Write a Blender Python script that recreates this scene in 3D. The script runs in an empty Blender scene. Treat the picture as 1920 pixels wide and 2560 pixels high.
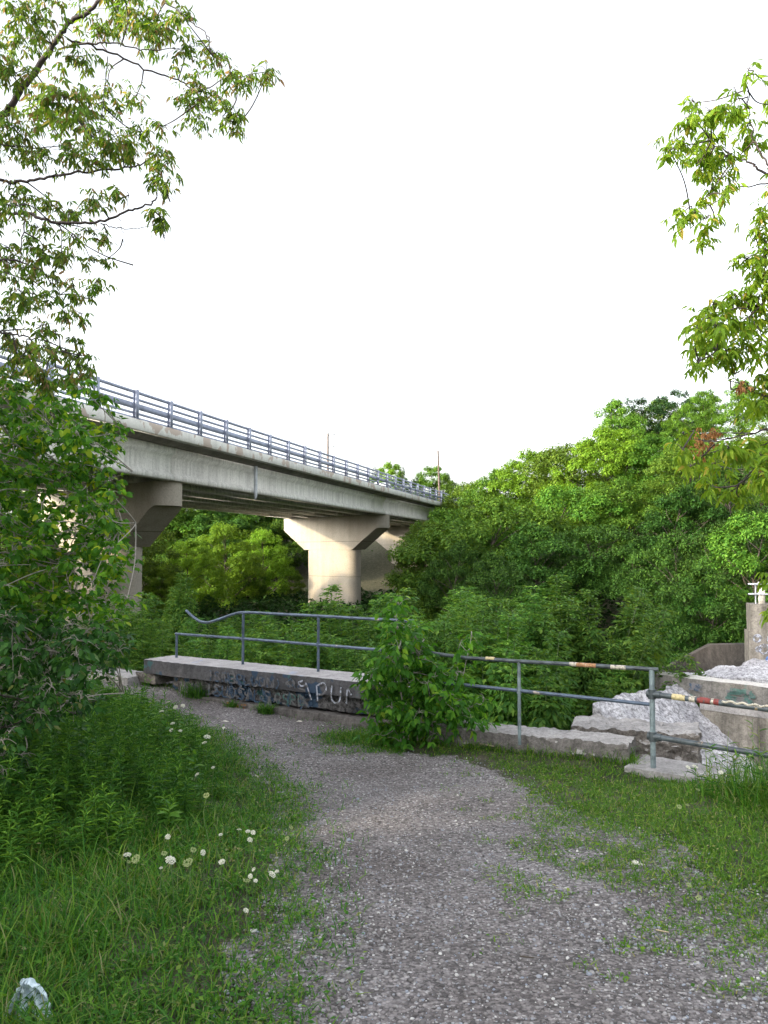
import bpy, math, random
import numpy as np
from mathutils import Vector, noise as mnoise
rng = np.random.default_rng(7)
random.seed(7)
scene = bpy.context.scene
C = scene.collection
R = math.radians

# ------------------------------------------------------------------ camera
CAMZ, PITCH, FPX = 1.6, R(2.95), 2000.0
cam = bpy.data.cameras.new("camera")
cam.sensor_fit = 'VERTICAL'; cam.sensor_height = 36.0; cam.lens = FPX / 2560 * 36.0
cam.clip_start = 0.05; cam.clip_end = 6000
camo = bpy.data.objects.new("camera", cam); C.objects.link(camo)
camo.location = (0, 0, CAMZ); camo.rotation_euler = (R(90) + PITCH, 0, 0)
scene.camera = camo
# ------------------------------------------------------------------ world, sun, exposure
SUN_EL = R(15); sdir = Vector((-0.88, -0.47, 0)).normalized()
to_sun = Vector((sdir.x * math.cos(SUN_EL), sdir.y * math.cos(SUN_EL), math.sin(SUN_EL)))
w = bpy.data.worlds.new("World"); scene.world = w; w.use_nodes = True
nt = w.node_tree; bg = nt.nodes["Background"]
sky = nt.nodes.new("ShaderNodeTexSky"); sky.sky_type = 'NISHITA'; sky.sun_disc = False
sky.sun_elevation = SUN_EL; sky.sun_rotation = math.atan2(to_sun.x, to_sun.y)
sky.air_density = 1.0; sky.dust_density = 4.0; sky.ozone_density = 1.0
hs = nt.nodes.new("ShaderNodeHueSaturation"); hs.inputs["Saturation"].default_value = 0.22
nt.links.new(sky.outputs[0], hs.inputs["Color"]); nt.links.new(hs.outputs[0], bg.inputs[0])
bg.inputs[1].default_value = 0.15
sun = bpy.data.lights.new("sun", 'SUN'); sun.energy = 1.35; sun.angle = R(2.0); sun.color = (1.0, 0.80, 0.52)
suno = bpy.data.objects.new("sun", sun); C.objects.link(suno)
suno.rotation_euler = to_sun.to_track_quat('Z', 'Y').to_euler(); suno.location = (-30, -20, 30)
scene.view_settings.view_transform = 'Standard'; scene.view_settings.look = 'None'
scene.view_settings.exposure = 2.3; scene.view_settings.gamma = 1.0
scene.cycles.max_bounces = 8; scene.cycles.diffuse_bounces = 2; scene.cycles.transmission_bounces = 4
scene.cycles.use_denoising = True

def at(px, py, d):
    """point at forward distance d on the ray of photo pixel (px, py)"""
    a = (px - 960) / FPX; b = (1280 - py) / FPX
    y = math.cos(PITCH) - b * math.sin(PITCH); z = math.sin(PITCH) + b * math.cos(PITCH)
    k = d / y
    return np.array([a * k, d, CAMZ + z * k])

# ------------------------------------------------------------------ mesh helpers
class MB:
    def __init__(s): s.v = []; s.f = []; s.n = 0
    def add(s, verts, faces):
        verts = np.asarray(verts, dtype=np.float64).reshape(-1, 3)
        s.v.append(verts)
        s.f.append([[i + s.n for i in f] for f in faces]) if not isinstance(faces, list) or True else None
        s.n += len(verts)
    def addarr(s, verts, arrs):           # arrs: list of (M,k) int arrays
        verts = np.asarray(verts, dtype=np.float64).reshape(-1, 3)
        s.v.append(verts)
        for a in arrs: s.f.append(np.asarray(a) + s.n)
        s.n += len(verts)
    def mesh(s, name, smooth=False, sharp=None):
        me = bpy.data.meshes.new(name)
        V = np.concatenate(s.v); me.vertices.add(len(V)); me.vertices.foreach_set("co", V.ravel())
        flat, tot = [], []
        for f in s.f:
            if isinstance(f, np.ndarray):
                flat.append(f.ravel()); tot.append(np.full(len(f), f.shape[1]))
            else:
                for q in f: flat.append(np.array(q)); tot.append(np.array([len(q)]))
        flat = np.concatenate(flat).astype(np.int32); tot = np.concatenate(tot).astype(np.int32)
        st = np.concatenate([[0], np.cumsum(tot)[:-1]]).astype(np.int32)
        me.loops.add(len(flat)); me.loops.foreach_set("vertex_index", flat)
        me.polygons.add(len(tot)); me.polygons.foreach_set("loop_start", st); me.polygons.foreach_set("loop_total", tot)
        me.update(calc_edges=True); me.validate()
        if smooth:
            me.polygons.foreach_set("use_smooth", np.ones(len(tot), dtype=bool))
            if sharp: me.set_sharp_from_angle(angle=R(sharp))
        return me
    def build(s, name, mat, parent=None, smooth=False, sharp=None):
        return ob(name, s.mesh(name, smooth, sharp), mat, parent)

def ob(name, me, mat, parent=None):
    o = bpy.data.objects.new(name, me); C.objects.link(o)
    if mat and not me.materials: me.materials.append(mat)
    if parent: o.parent = parent
    return o
def tag(o, label=None, cat=None, group=None, kind=None):
    if label: o["label"] = label
    if cat: o["category"] = cat
    if group: o["group"] = group
    if kind: o["kind"] = kind
    return o
def empty(name, loc, label=None, cat=None, group=None, rz=0.0, sc=1.0):
    o = bpy.data.objects.new(name, None); C.objects.link(o)
    o.location = loc; o.rotation_euler = (0, 0, rz); o.scale = (sc, sc, sc) if not hasattr(sc, '__len__') else sc
    o.empty_display_size = 0.1
    return tag(o, label, cat, group)
def nrm(a): return a / np.maximum(np.linalg.norm(a, axis=-1, keepdims=True), 1e-9)

def tube(mb, pts, rad, sides=6, cap=True):
    pts = np.asarray(pts, float); n = len(pts)
    rad = np.full(n, rad) if np.isscalar(rad) else np.asarray(rad, float)
    if len(rad) == 2 and n > 2: rad = np.linspace(rad[0], rad[1], n)
    t = nrm(np.gradient(pts, axis=0))
    ref = np.array([0, 0, 1.0]) if abs(t[0][2]) < 0.9 else np.array([1.0, 0, 0])
    a = nrm(np.cross(t, ref)); b = np.cross(t, a)
    ang = np.arange(sides) * 2 * math.pi / sides
    ring = pts[:, None] + rad[:, None, None] * (np.cos(ang)[None, :, None] * a[:, None] + np.sin(ang)[None, :, None] * b[:, None])
    i = np.arange(n - 1)[:, None] * sides; k = np.arange(sides)[None]; k2 = (k + 1) % sides
    q = np.stack([i + k, i + k2, i + sides + k2, i + sides + k], -1).reshape(-1, 4)
    mb.addarr(ring.reshape(-1, 3), [q])
    if cap:
        mb.addarr(ring[0], [np.arange(sides)[None, ::-1]]); mb.addarr(ring[-1], [np.arange(sides)[None]])

def spline(pts, n=10):
    """Catmull-Rom through points"""
    p = np.asarray(pts, float)
    if len(p) == 2: return np.linspace(p[0], p[1], n)
    p = np.vstack([2 * p[0] - p[1], p, 2 * p[-1] - p[-2]])
    out = []
    for i in range(1, len(p) - 2):
        t = np.linspace(0, 1, n, endpoint=(i == len(p) - 3))[:, None]
        out.append(0.5 * ((2 * p[i]) + (-p[i - 1] + p[i + 1]) * t + (2 * p[i - 1] - 5 * p[i] + 4 * p[i + 1] - p[i + 2]) * t ** 2 + (-p[i - 1] + 3 * p[i] - 3 * p[i + 1] + p[i + 2]) * t ** 3))
    return np.vstack(out)

def box(mb, c, sx, sy, sz, ax=None):
    ax = np.eye(3) if ax is None else ax
    s = np.array([[x, y, z] for z in (-.5, .5) for y in (-.5, .5) for x in (-.5, .5)]) * [sx, sy, sz]
    v = np.asarray(c) + s @ ax
    mb.add(v, [[0, 2, 3, 1], [4, 5, 7, 6], [0, 1, 5, 4], [2, 6, 7, 3], [0, 4, 6, 2], [1, 3, 7, 5]])

def stroke(mb, pts, wid, plane, th=.004):
    p = spline(pts, 8); d = np.gradient(p, axis=0); d /= np.maximum(np.linalg.norm(d, axis=1, keepdims=True), 1e-9)
    nn = np.stack([-d[:, 1], d[:, 0]], 1) * wid / 2
    a, b = p + nn, p - nn; n = len(p)
    v = np.array([plane(*q) for q in a] + [plane(*q) for q in b])
    mb.addarr(v, [np.array([[i, i + 1, n + i + 1, n + i] for i in range(n - 1)])])

# leaf templates: (u along, v across, w up)
T4 = (np.array([(0, 0, 0), (.42, .5, .08), (1, 0, -.06), (.42, -.5, .08)]), [np.array([[0, 1, 2]]), np.array([[0, 2, 3]])])
T8 = (np.array([(0, 0, 0), (.26, .42, .07), (.62, .36, .0), (1, 0, -.2), (.62, -.36, .0), (.26, -.42, .07), (.26, 0, 0), (.62, 0, -.08)]),
      [np.array([[0, 6, 1], [2, 7, 3], [0, 5, 6], [4, 3, 7]]), np.array([[1, 6, 7, 2], [5, 4, 7, 6]])])
T8R = (np.array([(0, 0, 0), (.22, .5, .07), (.6, .44, .0), (1, 0, -.16), (.6, -.44, .0), (.22, -.5, .07), (.22, 0, 0), (.6, 0, -.06)]), T8[1])
def leaves(mb, P, D, N, L, W, T):
    P = np.asarray(P); n = len(P)
    if n == 0: return
    D = nrm(D); S = nrm(np.cross(D, N)); N = np.cross(S, D)
    L = np.broadcast_to(L, (n,)); W = np.broadcast_to(W, (n,))
    t = T[0]; k = len(t)
    v = P[:, None] + (t[None, :, 0, None] * L[:, None, None]) * D[:, None] + (t[None, :, 1, None] * W[:, None, None]) * S[:, None] + (t[None, :, 2, None] * L[:, None, None]) * N[:, None]
    off = np.arange(n)[:, None, None] * k
    mb.addarr(v.reshape(-1, 3), [(off + f[None]).reshape(-1, f.shape[1]) for f in T[1]])

def rnd(n, s=1.0): return rng.normal(size=(n, 3)) * s
def sphere(n): return nrm(rng.normal(size=(n, 3)))

def vnoise(x, y, seed=0):
    """2-D value noise in 0..1"""
    xi = np.floor(x).astype(np.int64); yi = np.floor(y).astype(np.int64); fx = x - xi; fy = y - yi
    fx = fx * fx * (3 - 2 * fx); fy = fy * fy * (3 - 2 * fy)
    def h(a, b):
        q = (a * 374761393 + b * 668265263 + seed * 974711) & 0x7fffffff
        q = ((q ^ (q >> 13)) * 1274126177) & 0x7fffffff
        return ((q ^ (q >> 16)) & 0xffff) / 65535.0
    return (h(xi, yi) * (1 - fx) + h(xi + 1, yi) * fx) * (1 - fy) + (h(xi, yi + 1) * (1 - fx) + h(xi + 1, yi + 1) * fx) * fy
def fbm(x, y, seed=0): return (vnoise(x, y, seed) + .5 * vnoise(2 * x, 2 * y, seed + 1) + .25 * vnoise(4 * x, 4 * y, seed + 2)) / 1.75
def sst(t): t = np.clip(t, 0, 1); return t * t * (3 - 2 * t)

# ------------------------------------------------------------------ materials
def newmat(name):
    m = bpy.data.materials.new(name); m.use_nodes = True
    nt = m.node_tree; nt.nodes.clear()
    return m, nt, (lambda t, **k: _nd(nt, t, **k)), nt.links.new
def _nd(nt, t, **k):
    n = nt.nodes.new("ShaderNode" + t)
    for a, b in k.items():
        if a.startswith("i_"):
            key = a[2:]; key = int(key) if key.isdigit() else key.replace("_", " ")
            n.inputs[key].default_value = b
        else: setattr(n, a, b)
    return n
def ramp(nd, stops, interp='LINEAR'):
    r = nd("ValToRGB"); e = r.color_ramp.elements; r.color_ramp.interpolation = interp
    while len(e) < len(stops): e.new(0.5)
    for q, (p, c) in zip(e, stops): q.position = p; q.color = (*c, 1) if len(c) == 3 else c
    return r

def leafmat(name, stops, trans=0.35, rough=0.5, objvar=0.12, tcol=1.6):
    m, nt, nd, ln = newmat(name)
    g = nd("NewGeometry"); oi = nd("ObjectInfo")
    r = ramp(nd, stops); ln(g.outputs["Random Per Island"], r.inputs[0])
    h = nd("HueSaturation")
    a = nd("MapRange", i_3=0.5 - objvar * .22, i_4=0.5 + objvar * .02); ln(oi.outputs["Random"], a.inputs[0]); ln(a.outputs[0], h.inputs["Hue"])
    mu = nd("Math", operation='MULTIPLY', i_1=7.31); ln(oi.outputs["Random"], mu.inputs[0])
    fr = nd("Math", operation='FRACT'); ln(mu.outputs[0], fr.inputs[0])
    b = nd("MapRange", i_3=1 - objvar * 2.2, i_4=1 + objvar * 2.2); ln(fr.outputs[0], b.inputs[0]); ln(b.outputs[0], h.inputs["Value"])
    ln(r.outputs[0], h.inputs["Color"])
    p = nd("BsdfPrincipled", i_Roughness=rough); p.inputs["Specular IOR Level"].default_value = 0.18
    ln(h.outputs[0], p.inputs["Base Color"])
    t = nd("BsdfTranslucent"); tm = nd("MixRGB", blend_type='MULTIPLY', i_0=1.0); tm.inputs[2].default_value = (tcol * 1.15, tcol, tcol * .5, 1)
    ln(h.outputs[0], tm.inputs[1]); ln(tm.outputs[0], t.inputs[0])
    mx = nd("MixShader", i_0=trans); ln(p.outputs[0], mx.inputs[1]); ln(t.outputs[0], mx.inputs[2])
    o = nd("OutputMaterial"); ln(mx.outputs[0], o.inputs[0])
    return m

def concrete(name, base, dark, scale=1.0, streak=0.5, rough_amt=0.3, spots=0.0, tint=None, coord="Object", joints=None, ss=2.2):
    m, nt, nd, ln = newmat(name)
    tc = nd("TexCoord"); co = tc.outputs[coord]
    n1 = nd("TexNoise", i_Scale=0.9 * scale, i_Detail=8.0, i_Roughness=0.65); ln(co, n1.inputs["Vector"])
    r1 = ramp(nd, [(0.3, dark), (0.62, base)]); ln(n1.outputs[0], r1.inputs[0])
    mp = nd("Mapping"); mp.inputs["Scale"].default_value = (ss * scale, ss * scale, .055 * ss * scale); ln(co, mp.inputs[0])
    n2 = nd("TexNoise", i_Scale=1.6, i_Detail=5.0, i_Roughness=.6); ln(mp.outputs[0], n2.inputs["Vector"])
    r2 = ramp(nd, [(0.36, (1 - streak,) * 3), (0.58, (1, 1, 1))]); ln(n2.outputs[0], r2.inputs[0])
    mx = nd("MixRGB", blend_type='MULTIPLY', i_0=1.0); ln(r1.outputs[0], mx.inputs[1]); ln(r2.outputs[0], mx.inputs[2])
    n3 = nd("TexNoise", i_Scale=28.0 * scale, i_Detail=4.0, i_Roughness=.7); ln(co, n3.inputs["Vector"])
    r3 = ramp(nd, [(0.32, (.62,) * 3), (0.55, (1.05,) * 3)]); ln(n3.outputs[0], r3.inputs[0])
    mx2 = nd("MixRGB", blend_type='MULTIPLY', i_0=0.6 + spots * .4); ln(mx.outputs[0], mx2.inputs[1]); ln(r3.outputs[0], mx2.inputs[2])
    col = mx2.outputs[0]
    if spots:
        v = nd("TexVoronoi", i_Scale=9.0 * scale); ln(co, v.inputs["Vector"])
        nn = nd("TexNoise", i_Scale=9.0 * scale, i_Detail=6.0, i_Roughness=.75); ln(co, nn.inputs["Vector"])
        rr = ramp(nd, [(0.42, (.22, .21, .22)), (0.56, (1.1, 1.1, 1.12))]); ln(nn.outputs[0], rr.inputs[0])
        m3 = nd("MixRGB", blend_type='MULTIPLY', i_0=spots); ln(col, m3.inputs[1]); ln(rr.outputs[0], m3.inputs[2]); col = m3.outputs[0]
    if tint:                                   # patches of old paint
        for sc_, thr, c_ in tint:
            n4 = nd("TexNoise", i_Scale=sc_, i_Detail=3.0, i_Roughness=.5); ln(co, n4.inputs["Vector"])
            r4 = ramp(nd, [(thr, (0, 0, 0)), (thr + .03, (1, 1, 1))]); ln(n4.outputs[0], r4.inputs[0])
            m4 = nd("MixRGB"); m4.inputs[2].default_value = (*c_, 1); ln(r4.outputs[0], m4.inputs[0]); ln(col, m4.inputs[1]); col = m4.outputs[0]
    if joints:                                 # construction joints every 'joints' metres of height
        sp = nd("SeparateXYZ"); ln(co, sp.inputs[0])
        md = nd("Math", operation='PINGPONG', i_1=joints / 2); ln(sp.outputs[2], md.inputs[0])
        lt = nd("Math", operation='LESS_THAN', i_1=0.022); ln(md.outputs[0], lt.inputs[0])
        m5 = nd("MixRGB", blend_type='MULTIPLY'); m5.inputs[2].default_value = (.5, .48, .45, 1); ln(lt.outputs[0], m5.inputs[0]); ln(col, m5.inputs[1]); col = m5.outputs[0]
    p = nd("BsdfPrincipled", i_Roughness=0.9); ln(col, p.inputs["Base Color"]); p.inputs["Specular IOR Level"].default_value = .2
    ad = nd("Math", operation='ADD'); ln(n1.outputs[0], ad.inputs[0]); ln(n3.outputs[0], ad.inputs[1])
    bp = nd("Bump", i_Strength=rough_amt, i_Distance=0.02 / scale if scale < 1 else .02); ln(ad.outputs[0], bp.inputs["Height"]); ln(bp.outputs[0], p.inputs["Normal"])
    o = nd("OutputMaterial"); ln(p.outputs[0], o.inputs[0])
    return m

def simple(name, col, rough=0.6, metal=0.0, var=0.25, scale=12.0, rust=None, rthr=.6):
    m, nt, nd, ln = newmat(name)
    tc = nd("TexCoord"); n = nd("TexNoise", i_Scale=scale, i_Detail=5.0, i_Roughness=.65); ln(tc.outputs["Object"], n.inputs["Vector"])
    a = tuple(max(0, c * (1 - var)) for c in col); b = tuple(min(1, c * (1 + var)) for c in col)
    st = [(0.35, a), (0.6, b)]
    r = ramp(nd, st); ln(n.outputs[0], r.inputs[0]); colr = r.outputs[0]
    if rust:
        n2 = nd("TexNoise", i_Scale=scale * .6, i_Detail=6.0, i_Roughness=.7); ln(tc.outputs["Object"], n2.inputs["Vector"])
        r2 = ramp(nd, [(rthr, (0, 0, 0)), (rthr + .05, (1, 1, 1))]); ln(n2.outputs[0], r2.inputs[0])
        mx = nd("MixRGB"); mx.inputs[2].default_value = (*rust, 1); ln(r2.outputs[0], mx.inputs[0]); ln(colr, mx.inputs[1]); colr = mx.outputs[0]
    p = nd("BsdfPrincipled", i_Roughness=rough, i_Metallic=metal); ln(colr, p.inputs["Base Color"])
    bp = nd("Bump", i_Strength=.15, i_Distance=.01); ln(n.outputs[0], bp.inputs["Height"]); ln(bp.outputs[0], p.inputs["Normal"])
    o = nd("OutputMaterial"); ln(p.outputs[0], o.inputs[0])
    return m

M = {}
M['elder'] = leafmat("elder_leaves", [(0, (0.070, 0.105, 0.031)), (.35, (0.084, 0.189, 0.025)), (.7, (0.154, 0.252, 0.031)), (.88, (0.196, 0.196, 0.063)), (1, (0.238, 0.154, 0.105))], .44, .55, .0)
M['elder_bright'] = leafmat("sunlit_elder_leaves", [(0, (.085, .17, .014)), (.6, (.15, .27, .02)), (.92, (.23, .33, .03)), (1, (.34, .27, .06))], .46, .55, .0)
M['dead'] = leafmat("dead_leaves", [(0, (.17, .075, .03)), (1, (.36, .19, .08))], .3, .7, .0, 1.0)
M['dogwood'] = leafmat("dogwood_leaves", [(0, (0.027, 0.101, 0.012)), (.55, (0.067, 0.203, 0.019)), (.88, (0.134, 0.297, 0.024)), (1, (0.297, 0.378, 0.027))], .40, .5, .0)
M['bramble'] = leafmat("bramble_leaves", [(0, (0.015, 0.056, 0.013)), (.6, (0.030, 0.106, 0.018)), (.95, (0.056, 0.150, 0.027)), (1, (0.150, 0.150, 0.050))], .26, .5, .0)
M['sapling'] = leafmat("sapling_leaves", [(0, (.034, .11, .020)), (.6, (.075, .20, .034)), (1, (.15, .28, .045))], .34, .55, .08)
M['bush'] = leafmat("bush_leaves", [(0, (0.025, 0.098, 0.011)), (.6, (0.063, 0.201, 0.020)), (.93, (0.127, 0.299, 0.028)), (1, (0.230, 0.356, 0.034))], .36, .5, .0)
M['hill'] = leafmat("hill_leaves", [(0, (0.034, 0.106, 0.013)), (.5, (0.063, 0.163, 0.018)), (1, (0.118, 0.231, 0.027))], .26, .6, .14)
M['hill_dark'] = leafmat("dark_hill_leaves", [(0, (0.015, 0.056, 0.009)), (.6, (0.027, 0.092, 0.012)), (1, (0.062, 0.151, 0.020))], .18, .6, .10)
M['hill_gold'] = leafmat("golden_hill_leaves", [(0, (.080, .19, .016)), (.6, (.125, .27, .024)), (1, (.19, .33, .03))], .32, .6, .08)
M['spruce'] = leafmat("spruce_needles", [(0, (.02, .045, .02)), (1, (.04, .07, .03))], .1, .6, .05)
M['goldenrod'] = leafmat("goldenrod_leaves", [(0, (0.029, 0.102, 0.017)), (.6, (0.066, 0.186, 0.026)), (1, (0.145, 0.300, 0.036))], .30, .55, .0)
M['grass'] = leafmat("grass_blades", [(0, (0.023, 0.100, 0.013)), (.5, (0.057, 0.181, 0.018)), (.80, (0.124, 0.263, 0.025)), (.92, (0.164, 0.220, 0.050)), (1, (0.246, 0.250, 0.130))], .28, .55, .0)
M['lawn'] = leafmat("lawn_blades", [(0, (0.037, 0.119, 0.013)), (.6, (0.088, 0.206, 0.018)), (.88, (0.158, 0.278, 0.030)), (1, (0.317, 0.292, 0.133))], .28, .6, .0)
M['bark'] = simple("bark", (.055, .045, .036), .9, 0, .45, 22)
M['twig'] = simple("grey_twig", (.26, .24, .21), .85, 0, .3, 20)
M['twig_purple'] = simple("young_bark", (.045, .033, .032), .8, 0, .4, 20)
M['stem'] = simple("green_stem", (.07, .12, .035), .6, 0, .25, 20)
M['umbel'] = leafmat("white_umbel", [(0, (.62, .64, .55)), (1, (.85, .86, .8))], .25, .7, .0, 1.0)
M['umbel_green'] = leafmat("green_umbel", [(0, (.26, .34, .14)), (1, (.42, .48, .24))], .25, .7, .0, 1.0)
M['bridge'] = concrete("bridge_concrete", (.78, .775, .735), (.66, .65, .61), .35, .24, .12, ss=7.0)
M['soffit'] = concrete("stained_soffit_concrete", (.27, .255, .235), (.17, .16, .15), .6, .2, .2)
M['fascia'] = concrete("fascia_concrete", (.70, .71, .67), (.58, .58, .55), .9, .12, .2, 0, [(1.1, .55, (.44, .38, .33))])
M['pier'] = concrete("pier_concrete", (.345, .315, .265), (.28, .255, .212), .4, .12, .12, 0, None, "Object", 3.6)
M['slab'] = concrete("slab_concrete", (.44, .42, .41), (.30, .29, .29), 1.6, .25, .5, .25)
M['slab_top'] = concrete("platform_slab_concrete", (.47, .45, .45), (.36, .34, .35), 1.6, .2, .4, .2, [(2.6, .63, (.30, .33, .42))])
M['slab_face'] = concrete("shade_dark_painted_concrete", (.145, .142, .152), (.085, .085, .095), 1.6, .3, .5, .3, [(2.8, .60, (.05, .08, .13)), (3.6, .64, (.06, .13, .14))])  # paint patches over a base darkened to carry the side faces' shade
M['rubble'] = concrete("eroded_concrete", (.24, .23, .23), (.10, .10, .105), 2.4, .3, 1.0, .7, [(3.0, .56, (.06, .10, .16)), (2.2, .66, (.50, .48, .47)), (4.0, .64, (.05, .12, .12))])
M['footing'] = concrete("footing_concrete", (.25, .23, .22), (.14, .13, .125), 2.0, .3, .7, .4)
M['apron'] = concrete("apron_concrete", (.74, .73, .75), (.42, .41, .44), 2.0, .1, .9, .72)
M['damwall'] = concrete("dam_wall_concrete", (.36, .33, .285), (.18, .165, .14), 1.2, .55, .5, .35, [(1.3, .66, (.20, .13, .07))])
M['damface'] = concrete("weathered_shaded_coping_face", (.25, .24, .225), (.13, .125, .12), 1.5, .4, .5, .35, [(1.6, .62, (.10, .22, .20))])
M['coping'] = concrete("lit_coping_top", (.62, .60, .57), (.50, .48, .46), 1.5, .1, .3, .2)
M['wing'] = concrete("wing_wall_concrete", (.115, .102, .09), (.06, .054, .05), .8, .35, .4, .3)
M['block'] = concrete("block_concrete", (.33, .30, .27), (.16, .145, .135), 2.6, .2, 1.0, .5)
M['rail_blue'] = simple("blue_grey_pipe", (.085, .115, .165), .45, .35, .3, 9, (.42, .36, .32), .63)
M['rail_dark'] = simple("dark_pipe", (.07, .085, .095), .45, .3, .4, 9, (.50, .36, .22), .64)
M['post_grey'] = simple("weathered_post", (.20, .25, .27), .5, .3, .35, 9, (.45, .44, .42), .6)
M['steel'] = simple("bridge_rail_steel", (.235, .265, .35), .55, .2, .15, 3)
M['pipe'] = simple("drain_pipe", (.45, .48, .52), .45, .2, .12, 4)
M['pole'] = simple("wooden_pole", (.09, .065, .055), .85, 0, .3, 3)
M['dark_metal'] = simple("dark_metal", (.06, .06, .065), .5, .5, .2, 5)
M['p_white'] = simple("white_paint", (.40, .43, .52), .6, 0, .15, 30, (.14, .137, .145), .475)
M['p_blue'] = simple("blue_paint", (.035, .065, .115), .6, 0, .3, 18, (.14, .137, .145), .475)
M['p_teal'] = simple("teal_paint", (.045, .11, .10), .6, 0, .35, 18, (.14, .137, .145), .475)
M['p_orange'] = simple("orange_paint", (.36, .15, .04), .6, 0, .3, 25, (.14, .137, .145), .475)
M['p_purple'] = simple("purple_paint", (.48, .36, .62), .6, 0, .2, 10)
M['p_dark'] = simple("dark_paint", (.05, .055, .075), .6, 0, .25, 18, (.14, .137, .145), .475)
M['p_bright'] = simple("bright_blue_paint", (.06, .18, .50), .6, 0, .3, 12)
M['p_yellow'] = simple("pale_yellow_paint", (.68, .58, .32), .55, 0, .15, 20)
M['band_cream'] = simple("chipped_cream_paint", (.50, .46, .38), .6, 0, .2, 45, (.09, .09, .09), .54)
M['band_red'] = simple("chipped_red_paint", (.21, .035, .03), .6, 0, .3, 45, (.08, .07, .07), .56)
M['band_yellow'] = simple("chipped_yellow_paint", (.55, .46, .25), .6, 0, .2, 45, (.09, .085, .08), .55)
M['p_rust'] = simple("rust_patch", (.34, .18, .09), .8, 0, .4, 40, (.62, .57, .47), .55)
M['p_red'] = simple("red_paint", (.30, .035, .03), .5, 0, .25, 20)
M['p_cream'] = simple("cream_paint", (.66, .62, .55), .55, 0, .2, 20)
M['car'] = simple("white_car_paint", (.75, .76, .78), .25, 0, .03, 2)
M['glass'] = simple("car_glass", (.02, .025, .03), .08, 0, .1, 2)
M['rubber'] = simple("rubber", (.02, .02, .02), .8, 0, .2, 5)
M['bag'] = simple("pale_plastic", (.62, .74, .82), .3, 0, .12, 9)
M['straw'] = simple("dry_stem", (.40, .33, .22), .8, 0, .25, 20)
M['asphalt'] = simple("asphalt", (.055, .055, .055), .9, 0, .3, 2)

# ------------------------------------------------------------------ terrain
EX = [-60, -20, -8, -4.6, -3.2, .3, .9, 2.6, 3.3, 4.5, 7, 20, 60]
EY = [22, 17, 14.8, 13.5, 12.75, 10.25, 9.3, 8.35, 7.55, 6.4, 4.2, -6, -30]
def H(x, y):
    x = np.asarray(x, float); y = np.asarray(y, float)
    near = -1.6 - .08 * np.clip(y - 1, 0, 6.5)
    left = sst((-x - 1.0) / 4.0) * .22
    near = near + left + (fbm(x * 1.3, y * 1.3, 3) - .5) * .07
    near = near + .07 * np.exp(-((y - (9.0 - .459 * (x - .8))) / .35) ** 2) * ((x > .2) & (x < 2.5))
    u = x + .12 * (y - 45)
    hr = .55 * np.clip(u - 12, 0, 28)
    base = -6.0 + hr + .5 * (fbm(x * .12, y * .12, 9) - .5) * 2
    up = sst((y - 104) / 26.0)
    base = np.maximum(base, -6.0 + 11.2 * up)
    s = (y - np.interp(x, EX, EY)) * .8
    k = sst(s / 2.6)
    return CAMZ + near * (1 - k) + base * k
def ground_hit(px, py, hh=0.0):
    """where the ray of photo pixel (px,py) comes down to hh above the ground"""
    d0 = 1.5
    for d in np.arange(1.6, 40, .02):
        p = at(px, py, d)
        if p[2] <= float(H(p[0], p[1])) + hh: return p
    return at(px, py, 12)
def axis(lo, hi, step, far, n):
    g = np.geomspace(step, far, n)
    a = np.arange(lo, hi, step)
    return np.concatenate([lo - g[::-1].cumsum()[::-1][0:0], lo - np.cumsum(np.geomspace(step * 1.2, far, n))[::-1], a, hi + np.cumsum(np.geomspace(step * 1.2, far, n))])
gx = axis(-8, 7, .12, 260, 42); gy = axis(1.2, 15, .12, 260, 42)
X, Y = np.meshgrid(gx, gy); Z = H(X, Y)
mb = MB(); nx, ny = len(gx), len(gy)
idx = (np.arange(ny - 1)[:, None] * nx + np.arange(nx - 1)[None]).ravel()
mb.addarr(np.stack([X, Y, Z], -1).reshape(-1, 3), [np.stack([idx, idx + 1, idx + nx + 1, idx + nx], -1)])
def groundmat():
    m, nt, nd, ln = newmat("soil_ground")
    tc = nd("TexCoord"); co = tc.outputs["Object"]
    n = nd("TexNoise", i_Scale=3.0, i_Detail=9.0, i_Roughness=.7); ln(co, n.inputs["Vector"])
    r = ramp(nd, [(.3, (.030, .040, .016)), (.5, (.060, .062, .030)), (.66, (.12, .105, .075))]); ln(n.outputs[0], r.inputs[0])
    n2 = nd("TexNoise", i_Scale=60.0, i_Detail=4.0, i_Roughness=.7); ln(co, n2.inputs["Vector"])
    r2 = ramp(nd, [(.35, (.5,) * 3), (.65, (1.4,) * 3)]); ln(n2.outputs[0], r2.inputs[0])
    mx = nd("MixRGB", blend_type='MULTIPLY', i_0=1.0); ln(r.outputs[0], mx.inputs[1]); ln(r2.outputs[0], mx.inputs[2])
    p = nd("BsdfPrincipled", i_Roughness=.95); ln(mx.outputs[0], p.inputs["Base Color"])
    b = nd("Bump", i_Strength=.8, i_Distance=.03); ln(n2.outputs[0], b.inputs["Height"]); ln(b.outputs[0], p.inputs["Normal"])
    o = nd("OutputMaterial"); ln(p.outputs[0], o.inputs[0]); return m
M['soil'] = groundmat()
tag(mb.build("ground", M['soil'], smooth=True), kind="structure", label="sloping earth ground under the grass and trees")

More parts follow.
